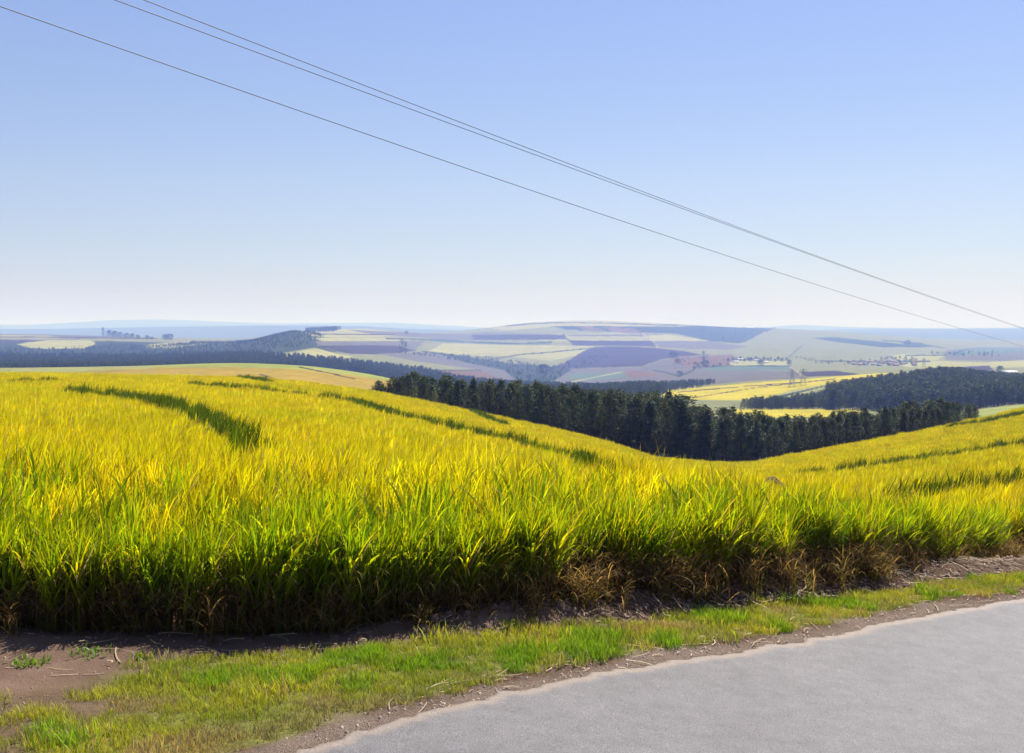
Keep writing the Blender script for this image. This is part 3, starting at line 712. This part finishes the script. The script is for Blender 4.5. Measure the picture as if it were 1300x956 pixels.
def build_stones():
    V = []; F = []; C = []; r = random.Random(10)
    for _ in range(2600):
        m = r.random()
        if m < .6:
            x = r.uniform(-1, 13); y = r.uniform(float(grass_y(x)), float(base_y(x)) + .3); s = r.choice([.01, .015, .03, .05]) * r.uniform(.6, 1.3); c = np.array((.15, .09, .068)) * r.uniform(.6, 1.5)
        elif m < .85:
            x = r.uniform(-2, 13); y = float(edge_y(x)) + abs(r.gauss(.2, .16)) + .03; s = r.uniform(.006, .02); c = np.array((.36, .28, .23)) * r.uniform(.5, 1.4)
        else:
            x = r.uniform(-6, .5); y = r.uniform(float(grass_y(x)) - .8, float(base_y(x))); s = r.uniform(.005, .018); c = np.array((.28, .18, .14)) * r.uniform(.6, 1.3)
        z = float(near_top(np.array(x), np.array(y))); n0 = len(V)
        for k in range(6):
            a = k * 1.047; V.append((x + s*r.uniform(.6, 1.1)*math.cos(a), y + s*r.uniform(.6, 1.1)*math.sin(a), z - .004)); C.append(c)
        for k in range(4):
            a = k * 1.57 + .4; V.append((x + s*.55*math.cos(a), y + s*.55*math.sin(a), z + s*r.uniform(.5, .9))); C.append(c)
        F.append((n0+6, n0+7, n0+8, n0+9))
        for a, b, c2 in ((0,1,6),(1,2,7),(2,3,7),(3,4,8),(4,5,9),(5,0,9),(1,7,6),(3,8,7),(4,9,8),(0,6,9)): F.append((n0+a, n0+b, n0+c2))
    o = link('soil_clods', mk_mesh('soil_clods', V, F, STRAW, False, np.array(C)))
    tag(o, 'small brown clods and pebbles on the bare soil beside the cane', 'clods', kind='stuff')
build_stones()

def mound():
    V = [(0, 0, 1.0)]; F = []; r = random.Random(3); n = 18
    for k in range(1, 8):
        a = k / 7
        for j in range(n):
            q = j * 6.283 / n; rr_ = a * (1 + .12 * math.sin(3*q + 1) + r.uniform(-.06, .06)); V.append((rr_*math.cos(q), rr_*math.sin(q), 1 - a**1.8 + r.uniform(-.03, .03)))
    for j in range(n): F.append((0, 1+j, 1+(j+1) % n))
    for k in range(6):
        for j in range(n): a = 1+k*n; F.append((a+j, a+n+j, a+n+(j+1) % n, a+(j+1) % n))
    C = np.full((len(V), 3), 0.0); m, nt = mat_new('bare_earth')
    surf(nt, ramp_node(nt, noise_node(nt, 5, 5, .65, geo_pos(nt)), [(.3, (.09, .048, .03)), (.7, (.19, .115, .075))]), .95, .1)
    x, y = float(BARE[0]), float(BARE[1]); z = float(H(x, y))
    o = link('earth_mound', mk_mesh('earth_mound', V, F, m, False), None, (x, y, z - .05)); o.scale = (.9, .9, 1.38)
    tag(o, 'small mound of bare brown earth standing in the dip of the cane field', 'earth mound')
mound()
def weed(px, py, rad, lab, seed):
    x, y = hit_near(px, py); V, F, C = grass_kind(seed, 60, rad, .10, .022, (.09, .18, .015), (.20, .34, .03), .04, 1.2)
    o = link('weed', mk_mesh('weed', V, F, GRASS, False, np.array(C)), None, (x, y, float(near_top(np.array(x), np.array(y)))))
    tag(o, lab, 'weed', 'weeds on the dirt track')
weed(115, 836, .20, 'flat green weed tuft on the bare dirt track, the larger one', 901)
weed(38, 846, .16, 'small green weed tuft on the dirt at the far left edge', 902)
weed(182, 838, .12, 'low weed tuft on the dirt just before the grass strip begins', 903)
# ------------------------------------------------------------------ trees
BARK = mat_new('bark'); surf(BARK[1], ramp_node(BARK[1], noise_node(BARK[1], 6, 4, .6), [(.3, (.05, .035, .026)), (.7, (.14, .10, .075))]), .9, .1); BARK = BARK[0]
NEEDLE = leaf_mat('needles', .25, .6, .15, .22, None, tr_tint=(1.1, 1.15, .6))
def trunk_geo(h, r0, limbs, rnd, crown_base):
    V = []; F = []
    def tube(p0, p1, ra, rb, n=6):
        p0 = np.array(p0, float); p1 = np.array(p1, float); d = p1 - p0; d /= np.linalg.norm(d)
        a = np.cross(d, (0, 0, 1) if abs(d[2]) < .9 else (1, 0, 0)); a /= np.linalg.norm(a); b = np.cross(d, a); n0 = len(V)
        for p, rr in ((p0, ra), (p1, rb)):
            for k in range(n):
                q = k * 6.283 / n; V.append(p + a*math.cos(q)*rr + b*math.sin(q)*rr)
        for k in range(n): F.append((n0+k, n0+(k+1) % n, n0+n+(k+1) % n, n0+n+k))
    p = np.array([0, 0, -.6]); N = 5
    for k in range(N):
        q = np.array([rnd.gauss(0, .012*h), rnd.gauss(0, .012*h), h * (k+1) / N * .96]) if k < N-1 else np.array([0, 0, h*.95])
        tube(p, q, r0 * (1 - k/N) + .02, r0 * (1 - (k+1)/N) + .02); p = q
    ends = []
    for _ in range(limbs):
        z = rnd.uniform(crown_base, .9) * h; a = rnd.uniform(0, 6.283); L = (1.05 - z/h) * h * .36 + .3
        e = (math.cos(a)*L, math.sin(a)*L, z + L*rnd.uniform(.05, .5)); tube((0, 0, z), e, r0*.25*(1.1-z/h)+.01, .01, 4); ends.append(e)
    return V, F, ends
def pine_kind(seed, h=10.0, nclump=150, per=9, size=.34, cb=.22, wid=.23, dome=.6):
    rnd = random.Random(seed); V, F, ends = trunk_geo(h, .15, 16, rnd, cb * .8)
    tr = mk_mesh('trunk', V, F, BARK, True)
    V = []; Fq = []; C = []
    lob = [(rnd.uniform(0, 6.283), rnd.uniform(.5, 1.2)) for _ in range(7)]
    for _ in range(nclump):
        f = rnd.random() ** .8; z = h * (cb + (1-cb) * f)
        prof = ((1 - f) ** dome * .93 + .07) * min(1, .5 + f * 2.5)
        a = rnd.uniform(0, 6.283); lobe = 1 + .30 * math.sin(3*a + f*9 + seed) + .18 * math.sin(7*a - f*14)
        rad = h * wid * prof * lobe * (rnd.uniform(.35, 1.0) ** .5)
        c = np.array([math.cos(a)*rad, math.sin(a)*rad, z + rnd.gauss(0, .15)]); cs = rnd.uniform(.5, 1.1) * size * 1.5
        col = np.array(rnd.choice([(.044, .066, .018), (.062, .086, .022), (.105, .11, .030), (.034, .052, .016)])) * rnd.uniform(.8, 1.25)
        for _ in range(per):
            o = c + np.array([rnd.gauss(0, cs*.55), rnd.gauss(0, cs*.55), rnd.gauss(0, cs*.45)])
            u = np.array([rnd.gauss(0, 1), rnd.gauss(0, 1), rnd.gauss(0, .7)]); u /= np.linalg.norm(u)
            v = np.cross(u, (rnd.gauss(0, 1), rnd.gauss(0, 1), rnd.gauss(0, 1))); v /= np.linalg.norm(v) + 1e-6
            L = size * rnd.uniform(.6, 1.3); W = L * rnd.uniform(.35, .6); n0 = len(V)
            V += [o - u*L*.5, o + v*W*.5, o + u*L*.6, o - v*W*.5]; Fq.append((n0, n0+1, n0+2, n0+3)); C += [col]*4
    cr = mk_mesh('crown', V, Fq, NEEDLE, False, np.array(C))
    return tr, cr
near_tree = [pine_kind(600+i, wid=random.Random(i).uniform(.18, .25), cb=[.08, .14, .22, .10, .26, .32][i % 6], dome=[.85, 1.15, .7, 1.3, .9, .6][i % 6], nclump=270, size=.26) for i in range(8)]
broad_tree = [pine_kind(640+i, 8.0, 170, 8, .55, .10, .46, .35) for i in range(4)]
col_tree = [pine_kind(660, 14, 80, 7, .5, .08, .11, .3)]
def join_kind(tr, cr):           # one mesh of trunk and crown, for woods that are one object
    a = len(tr.vertices); V = np.zeros(a*3, np.float32); tr.vertices.foreach_get('co', V)
    b = len(cr.vertices); W = np.zeros(b*3, np.float32); cr.vertices.foreach_get('co', W)
    V = np.concatenate([V, W]).reshape(-1, 3)
    F = [tuple(p.vertices) for p in tr.polygons] + [tuple(i + a for i in p.vertices) for p in cr.polygons]
    cc = np.zeros((a+b, 3)); t = np.zeros(b*4, np.float32); cr.color_attributes['tint'].data.foreach_get('color', t); cc[a:] = t.reshape(-1, 4)[:, :3]
    return mk_mesh('tree_kind', V, F, [BARK, NEEDLE], False, cc, [0]*len(tr.polygons) + [1]*len(cr.polygons))
wood_kinds = [join_kind(*pine_kind(700+i, 10.0, 85, 5, .62, .14, .24, .9)) for i in range(5)]
bush_kinds = [join_kind(*pine_kind(720+i, 6.0, 40, 5, .8, .02, .45, .45)) for i in range(4)]

def tree(name, kind, x, y, h, base_h, label, cat, group=None, wide=1.0, rz=None):
    r = bpy.data.objects.new(name, None); COL.objects.link(r); r.empty_display_size = .5
    s = h / base_h; r.location = (x, y, float(H(x, y))); r.scale = (s*wide, s*wide, s); r.rotation_euler = (0, 0, rng.uniform(0, 6.28) if rz is None else rz)
    tag(r, label, cat, group)
    link('trunk', kind[0], r); link('crown', kind[1], r)
    return r
TOPS = np.array([(470, 492), (490, 487), (505, 482), (520, 478), (560, 482), (600, 487), (650, 489), (700, 493), (760, 495), (800, 499), (850, 504), (880, 511), (920, 521), (950, 526), (1000, 532), (1050, 530), (1100, 524), (1150, 516), (1190, 510), (1215, 514), (1245, 522)])
def build_plantation():
    pts = []
    r = random.Random(77)
    for row in range(7):
        px = 478 + r.uniform(0, 8)
        while px < 1240:
            d = 213 + row * 4.6 + r.gauss(0, 1.5); u = (px - CX) / FPX
            pts.append((px, u * d, d, row)); px += (2.45 + .3*row) / d * FPX * r.uniform(.5, 1.5)
    print('plantation trees', len(pts))
    for px, x, y, row in pts[:298]:
        zt = CAMZ + float(t_of(np.interp(px, TOPS[:, 0], TOPS[:, 1]) + r.choice([-5, -2, 0, 1, 3, 6, 10]) + (3 if row == 0 else 0))) * y
        h = max(3.2, min(15.5, zt - float(H(x, y)))) 
        where = 'at the low left end of' if px < 560 else 'in the left half of' if px < 800 else 'in the dip of' if px < 1010 else 'in the right half of' if px < 1170 else 'at the right tip of'
        if row == 0: lab = 'dark pine in the front row %s the plantation' % where
        else: lab = 'dark pine behind the front row %s the plantation' % where
        tree('pine_tree', near_tree[r.choice([4, 5, 2, 7, 0]) if px > 960 else r.randrange(8)], x, y, h, 10.0, lab, 'pine tree', 'pines of the plantation behind the cane field', r.uniform(1.1, 1.75))
build_plantation()

def sample_poly(poly, d0, d1, dens, nmax=6000):
    """ground points inside a photo outline, between two distances, evenly spread over the land"""
    P = np.array(poly); x0, x1 = P[:, 0].min(), P[:, 0].max(); u0, u1 = (x0-CX)/FPX, (x1-CX)/FPX
    area = (u1-u0) * (d1*d1 - d0*d0) / 2; n = min(int(area * dens), 400000)
    y = np.sqrt(rng.random(n) * (d1*d1-d0*d0) + d0*d0); x = (rng.random(n)*(u1-u0)+u0) * y
    z = H(x, y); px, py = project(x, y, z); ok = inpoly(px, py, poly)
    x, y, z = x[ok][:nmax], y[ok][:nmax], z[ok][:nmax]; return x, y, z
def wood(name, label, parts, kinds, cat='wood'):
    P = []; S = []
    for poly, d0, d1, dens, h0, h1 in parts:
        x, y, z = sample_poly(poly, d0, d1, dens, 9000); P.append(np.stack([x, y, z - .3], -1))
        base = 10.0 if kinds is wood_kinds else 6.0
        s = rng.uniform(h0, h1, len(x)) / base; S.append(np.stack([s*rng.uniform(.9, 1.35, len(x)), s*rng.uniform(.9, 1.35, len(x)), s], -1))
    P = np.concatenate(P); print(name, len(P))
    o = scatter(name, P, np.concatenate(S), rng.uniform(0, 6.28, len(P)), kinds)
    tag(o, label, cat, kind='stuff')
wood('hillside_wood', 'blue green pine wood on the hill right of the yellow field', [
    ([(935, 528), (945, 519), (1000, 515), (1060, 506), (1060, 520), (945, 520)], 700, 1200, .06, 5, 9),
    ([(1050, 520), (1050, 508), (1100, 497), (1160, 488), (1200, 484), (1250, 488), (1300, 491), (1420, 490), (1420, 516), (1300, 514), (1200, 526), (1100, 521)], 720, 1300, .05, 8, 15)], wood_kinds)
wood('valley_wood', 'narrow dark blue wood along the valley behind the near pines', [
    ([(540, 480), (600, 483), (680, 492), (760, 496), (815, 494), (850, 499), (830, 506), (740, 512), (640, 508), (560, 495)], 800, 1900, .014, 8, 13),
    ([(780, 492), (840, 488), (890, 486), (908, 487), (893, 492), (860, 496), (800, 500)], 1100, 2200, .014, 5, 7)], wood_kinds)
wood('left_ridge_wood', 'dark blue wood covering the slope up to the pointed ridge on the left', [
    ([(190, 440), (260, 433), (330, 424), (360, 420.5), (395, 422), (412, 427), (402, 432), (385, 441), (345, 447), (230, 454)], 1700, 3600, .0042, 4.5, 6),
    ([(-100, 441), (0, 441), (60, 444), (110, 441), (150, 437), (185, 440), (240, 446), (180, 456), (-100, 456)], 1700, 3300, .0034, 4.5, 6.5)], wood_kinds)
wood('left_valley_wood', 'darkest line of trees at the foot of the left slopes', [
    ([(-100, 456), (200, 456), (330, 453), (430, 462), (540, 474), (580, 484), (520, 488), (440, 474), (400, 470), (300, 476), (-100, 482)], 1100, 2100, .010, 10, 14)], wood_kinds)
wood('ridge_top_wood', 'small flat topped wood on the skyline of the left ridge', [
    ([(388, 419), (418, 417), (428, 418), (428, 421), (388, 423)], 4200, 6600, .0016, 14, 18)], wood_kinds)
wood('valley_scrub', 'bluish scrub and bushes filling the gullies between the far fields', [
    ([(500, 447), (600, 452), (680, 462), (700, 466), (760, 450), (780, 453), (720, 474), (690, 492), (660, 486), (640, 470), (590, 460)], 1600, 4400, .0009, 4, 8),
    ([(850, 456), (900, 452), (940, 462), (900, 470), (850, 468)], 1800, 3600, .0003, 3, 7),
    ([(1000, 452), (1060, 460), (1110, 457), (1140, 451), (1170, 458), (1110, 464), (1040, 463)], 2400, 4400, .0006, 4, 7),
    ([(700, 414), (760, 414), (860, 415), (985, 417), (940, 436), (900, 433), (860, 424), (720, 419)], 5200, 8500, .00012, 6, 9),
    ([(1180, 447), (1290, 447), (1290, 452), (1180, 453)], 3000, 6000, .0002, 5, 8)], bush_kinds, 'scrub')

def find_ground(px, py, d0, d1):
    """first visible land along a sight line between two distances"""
    t = float(t_of(py)); u = (px - CX) / FPX
    ds = np.exp(np.linspace(math.log(d0), math.log(d1), 1500)); hh = H(u*ds, ds) - (CAMZ + t*ds)
    k = np.argmax(hh >= 0) if (hh >= 0).any() else int(np.argmax(hh / ds))
    return u*ds[k], ds[k]
LONE = [  # px, base row, height px, dmin, dmax, kind, width, label, group
 (131, 427, 9, 3000, 5500, 'c', 1.6, 'tallest tree at the left end of the skyline clump', None),
 (139, 427, 6, 3000, 5500, 'b', 1.0, 'round tree just right of the tallest skyline tree', None),
 (146, 428, 6, 3000, 5500, 'b', 1.0, 'tree second right of the tallest skyline tree', None),
 (153, 428, 5, 3000, 5500, 'b', 1.0, 'low tree before the gap in the skyline clump', None),
 (161, 429, 5, 3000, 5500, 'b', 1.0, 'tree just after the gap in the skyline clump', None),
 (168, 429, 4.5, 3000, 5500, 'b', 1.1, 'low tree midway along the skyline clump', None),
 (175, 430, 4, 3000, 5500, 'b', 1.1, 'flat tree in the right half of the skyline clump', None),
 (187, 431, 4, 3000, 5500, 'b', 1.1, 'last but one tree of the skyline clump', None),
 (193, 431, 3, 3000, 5500, 'b', 1.1, 'smallest tree at the right end of the skyline clump', None),
 (210, 432, 6, 3000, 5500, 'b', 1.0, 'left tree of the lone pair on the left skyline', None),
 (216, 432, 6.5, 3000, 5500, 'b', 1.0, 'right tree of the lone pair on the left skyline', None),
 (431, 419, 4, 4000, 6800, 'b', .8, 'small tree right of the flat topped skyline wood', None),
 (516, 424, 3, 4000, 7000, 'b', 1.2, 'tiny lone tree on the low skyline left of the big hill', None),
 (510, 448, 15, 2400, 4500, 'c', 1.2, 'left one of two tall narrow trees in the mauve field', None),
 (515, 449, 12, 2400, 4500, 'c', 1.2, 'right one of two tall narrow trees in the mauve field', None),
 (690, 474, 9, 1700, 3300, 'b', 1.3, 'broad bluish tree in the gully below the dark ploughed field', None),
 (855, 455, 7, 1900, 3800, 'b', 1.3, 'round tree at the right edge of the dark ploughed field', None),
 (861, 462, 5, 1900, 3600, 'b', 1.2, 'small tree below the round one by the ploughed field', None),
 (893, 457, 9, 1900, 3800, 'c', 1.8, 'tall tree on the slope left of the white roofed farm', None),
 (896, 466, 7, 1900, 3600, 'b', 1.1, 'tree at the field corner left of the white roofed farm', None),
 (883, 463, 3, 1900, 3600, 'b', 1.2, 'small bush left of the field corner tree', None),
 (863, 477, 5, 1600, 3300, 'b', 1.2, 'tree where the gully meets the mauve field', None),
 (966, 464, 6, 1900, 3600, 'b', 1.1, 'dark tree standing below the middle of the farm', None),
 (1002, 463, 5, 1900, 3600, 'b', .9, 'lone tree beside the pale farm road', None),
 (1152, 437, 4, 3500, 8500, 'b', 1.4, 'lone tree on the hill right of the green slope', None),
 (1270, 475, 8, 1250, 1700, 'b', 1.0, 'dark tree between the two white roofs at the right edge', None),
]
for px, py, hp, a, b, kd, wd, lab, grp in LONE:
    x, y = find_ground(px, py, a, b); k = broad_tree[random.randrange(4)] if kd == 'b' else col_tree[0]
    tree('tree', k, x, y, 1.25 * hp * y / FPX, 8.0 if kd == 'b' else 14.0, lab, 'tree', grp, wd * 1.4)
for k in range(16):      # shelter trees round the white roofed farm
    px = 928 + k * 4.9 + random.uniform(-1, 1); py = 460 - (1.5 if k % 2 else 0)
    x, y = find_ground(px, py, 1900, 3600)
    tree('tree', broad_tree[k % 4], x, y + 30, random.uniform(4, 6.5) * y / FPX, 8.0, 'dark shelter tree in the row around the white roofed farm', 'tree', 'shelter trees round the farm', 1.1)

# ------------------------------------------------------------------ buildings, pylons
def flat_mat(name, col, rough=.7):
    m, nt = mat_new(name); n = noise_node(nt, .8, 4, .6)
    surf(nt, mixc(nt, 1.0, col, ramp_node(nt, n, [(.3, (.82, .82, .82)), (.7, (1.08, 1.08, 1.08))]), 'MULTIPLY'), rough, .3); return m
WHITE = flat_mat('white_wall', (.78, .76, .72)); ROOFW = flat_mat('pale_sheet_roof', (.80, .80, .80), .45); ROOFR = flat_mat('red_roof', (.30, .12, .08))
ROOFD = flat_mat('dark_roof', (.10, .10, .11)); ROOFG = flat_mat('grey_roof', (.22, .21, .20)); TAN = flat_mat('tan_wall', (.34, .28, .22)); GLASS = flat_mat('window_glass', (.03, .04, .05), .15); STEEL = flat_mat('galvanised_steel', (.30, .31, .32), .5); DOORM = flat_mat('painted_door', (.16, .10, .07))
def boxes(L):
    V = []; F = []
    for (x0, y0, z0, x1, y1, z1) in L:
        n = len(V); V += [(x0,y0,z0),(x1,y0,z0),(x1,y1,z0),(x0,y1,z0),(x0,y0,z1),(x1,y0,z1),(x1,y1,z1),(x0,y1,z1)]
        F += [(n,n+3,n+2,n+1),(n+4,n+5,n+6,n+7),(n,n+1,n+5,n+4),(n+1,n+2,n+6,n+5),(n+2,n+3,n+7,n+6),(n+3,n,n+4,n+7)]
    return V, F
def building(name, px, py, d0, d1, W, D, h, roof, label, cat, rz=0, group=None, pitch=.35, nwin=4):
    x, y = find_ground(px, py, d0, d1)
    r = bpy.data.objects.new(name, None); COL.objects.link(r); r.location = (x, y, float(H(x, y)) - .3); r.rotation_euler = (0, 0, rz)
    tag(r, label, cat, group)
    V, F = boxes([(-W/2, -D/2, -2, W/2, D/2, h)]); n = len(V); rh = D/2*pitch
    V += [(-W/2, 0, h+rh), (W/2, 0, h+rh)]; F += [(4, 7, n), (5, n+1, 6)]
    link('wall', mk_mesh('wall', V, F, TAN if name == 'village_house' else WHITE), r)
    e = .6; t = .25; zz = h - e*pitch
    V = [(-W/2-e, -D/2-e, zz), (W/2+e, -D/2-e, zz), (W/2+e, 0, h+rh), (-W/2-e, 0, h+rh), (W/2+e, D/2+e, zz), (-W/2-e, D/2+e, zz)]
    V += [(a, b, c+t) for a, b, c in V]
    F = [(6,7,8,9), (9,8,10,11), (0,3,2,1), (3,5,4,2), (0,1,7,6), (4,5,11,10), (1,2,8,7), (2,4,10,8), (3,0,6,9), (5,3,9,11)]
    link('roof', mk_mesh('roof', V, F, roof), r)
    for k in range(nwin):
        cx = -W/2 + W*(k+.5)/nwin
        if k == nwin//2: link('door', mk_mesh('door', *boxes([(cx-.5, -D/2-.06, 0, cx+.5, -D/2+.02, 2.1)]), DOORM), r)
        else: link('window', mk_mesh('window', *boxes([(cx-.7, -D/2-.06, 1.0, cx+.7, -D/2+.02, 2.1)]), GLASS), r)
building('farm_shed', 937, 457.5, 1900, 3600, 26, 11, 4, ROOFW, 'long white roofed shed at the left of the farm among trees', 'shed', .1, None, .35, 6)
building('farm_shed', 934, 460, 1900, 3600, 15, 8, 3, ROOFW, 'smaller white building just below the long farm shed', 'shed', .05, None, .35, 4)
building('farm_shed', 962, 458.5, 1900, 3600, 20, 9, 3.5, ROOFW, 'white roofed shed in the middle of the farm trees', 'shed', -.1, None, .35, 5)
building('farm_shed', 972, 460.5, 1900, 3600, 14, 8, 3, ROOFW, 'low pale building right of the middle farm shed', 'shed', .1, None, .35, 4)
building('farmhouse', 1243, 475, 1200, 1700, 17, 9, 3, ROOFW, 'white roofed building showing above the right hand wood', 'building', .15, None, .35, 5)
building('farmhouse', 1282, 475.5, 1200, 1700, 19, 10, 4, ROOFW, 'dark fronted long building with a white roof at the right edge', 'building', -.05, None, .3, 6)
building('farmhouse', 1256, 476, 1200, 1700, 9, 7, 2.6, ROOFR, 'small dull roofed hut between the two white roofs on the right', 'hut', .1, None, .35, 3)
rr = random.Random(5)
for k in range(34):
    px = 1076 + rr.uniform(0, 90); py = 459 + rr.uniform(0, 5.5)
    building('village_house', px, py, 2000, 4200, rr.uniform(7, 13), rr.uniform(6, 8), 2.7, rr.choice([ROOFR, ROOFR, ROOFD, ROOFG]), 'tiny house in the distant village beyond the right hand wood', 'house', rr.uniform(-.6, .6), 'houses of the distant village', .4, 3)
def pylon(px, py, d0, d1, h, label):
    x, y = find_ground(px, py, d0, d1); V = []; F = []
    def bar(a, b, r=.055):
        a = np.array(a, float); b = np.array(b, float); d = b-a; d /= np.linalg.norm(d)
        s = np.cross(d, (0,0,1) if abs(d[2]) < .9 else (0,1,0)); s /= np.linalg.norm(s); t = np.cross(d, s); n = len(V)
        for p in (a, b):
            for c1, c2 in ((1,1),(-1,1),(-1,-1),(1,-1)): V.append(p + s*c1*r + t*c2*r)
        for k in range(4): F.append((n+k, n+(k+1) % 4, n+4+(k+1) % 4, n+4+k))
    r = bpy.data.objects.new('pylon', None); COL.objects.link(r); r.location = (x, y, float(H(x, y))); tag(r, label, 'pylon', 'pylons crossing the yellow field')
    hw = lambda z: 2.6*(1 - z/h)**1.0 + .35
    zs = [0, .22*h, .42*h, .58*h, .72*h, .85*h, h]
    for a, b in zip(zs[:-1], zs[1:]):
        wa, wb = hw(a), hw(b)
        for sx, sy in ((1,1),(1,-1),(-1,1),(-1,-1)): bar((sx*wa, sy*wa, a), (sx*wb, sy*wb, b), .10)
        for sy in (1, -1): bar((wa, sy*wa, a), (-wb, sy*wb, b)); bar((-wa, sy*wa, a), (wb, sy*wb, b)); bar((-wb, sy*wb, b), (wb, sy*wb, b))
        for sx in (1, -1): bar((sx*wa, wa, a), (sx*wb, -wb, b)); bar((sx*wa, -wa, a), (sx*wb, wb, b))
    link('tower', mk_mesh('tower', V, F, STEEL), r)
    for z, L in ((.72*h, 5.2), (.83*h, 4.2), (.94*h, 3.2)):
        V = []; F = []
        bar((-L, 0, z), (L, 0, z), .11); bar((-L, 0, z), (0, 0, z+1.4), .06); bar((L, 0, z), (0, 0, z+1.4), .06)
        for s in (-1, 1): bar((s*L, 0, z), (s*L, 0, z-1.6), .12)
        link('cross_arm', mk_mesh('cross_arm', V, F, STEEL), r)
pylon(1006, 491, 1100, 1700, 18, 'left one of the two grey lattice pylons on the yellow field')
pylon(1020, 489, 1100, 1700, 17, 'right one of the two grey lattice pylons on the yellow field')
pylon(1163, 467, 1700, 3000, 18, 'left one of the two faint pylons above the right hand wood')
pylon(1173, 467, 1700, 3000, 18, 'right one of the two faint pylons above the right hand wood')

# ------------------------------------------------------------------ overhead wires
WIREM = flat_mat('wire', (.035, .04, .05), .5)
def wire(pts, off, label):
    A = np.array([-12.6, 29.0]); B = np.array([69.3, 160.0]); dirn = (B-A) / np.linalg.norm(B-A); nrm = np.array([-dirn[1], dirn[0]])
    A = A + nrm*off; ss = []; zz = []
    for px, py in pts:
        u = (px - CX) / FPX; # y*u = x on the plan line
        s = (u*A[1] - A[0]) / (dirn[0] - u*dirn[1]); yy = A[1] + dirn[1]*s
        ss.append(s); zz.append(CAMZ + float(t_of(py)) * yy)
    c = np.polyfit(ss, zz, 3)
    S = np.concatenate([np.linspace(-28, 190, 240)]); Z = np.polyval(c, S)
    V = []; F = []; r = .0125
    for s, z in zip(S, Z):
        p = A + dirn*s
        for k in range(6):
            a = k*math.pi/3; V.append((p[0] + nrm[0]*r*math.cos(a), p[1] + nrm[1]*r*math.cos(a), z + r*math.sin(a)))
    for i in range(len(S)-1):
        for k in range(6): F.append((i*6+k, i*6+(k+1) % 6, (i+1)*6+(k+1) % 6, (i+1)*6+k))
    o = link('power_line', mk_mesh('power_line', V, F, WIREM, True)); tag(o, label, 'power line', 'overhead wires crossing the sky')
wire([(0, 6), (200, 77), (400, 146), (500, 181), (700, 251), (900, 317), (1020, 357), (1145, 395), (1240, 423), (1300, 440)], 0, 'lowest single wire crossing the sky, farthest from the other two')
wire([(152, 0), (300, 55), (400, 93), (500, 131), (650, 186), (800, 239), (900, 278), (1000, 314), (1235, 396), (1300, 418)], -.15, 'middle wire, lower one of the close pair in the sky')
wire([(187, 0), (300, 43), (400, 84), (500, 122), (650, 180), (800, 238), (900, 275), (1000, 312), (1235, 395), (1300, 417)], .25, 'highest wire, upper one of the close pair in the sky')

# ------------------------------------------------------------------ haze: one closed box of even air, sky outside
m, nt = mat_new('air')
pv = nt.nodes.new('ShaderNodeVolumePrincipled'); pv.inputs['Color'].default_value = (.24, .37, 1.0, 1); pv.inputs['Absorption Color'].default_value = (1, 1, 1, 1); pv.inputs['Density'].default_value = HAZE_DENSITY
pv.inputs['Anisotropy'].default_value = 0.0
o = nt.nodes.new('ShaderNodeOutputMaterial'); nt.links.new(pv.outputs[0], o.inputs['Volume'])
zmin = float(min(Zg.min(), NEAR[2].min())) - 1; zmax = float(max(Zg.max(), 60)) + 6
hz = link('haze', mk_mesh('haze', *boxes([(-33000, -400, zmin, 33000, 33000, zmax)]), m)); tag(hz, 'pale bluish haze lying over the whole landscape', 'haze', kind='stuff')
print('haze box', zmin, zmax)
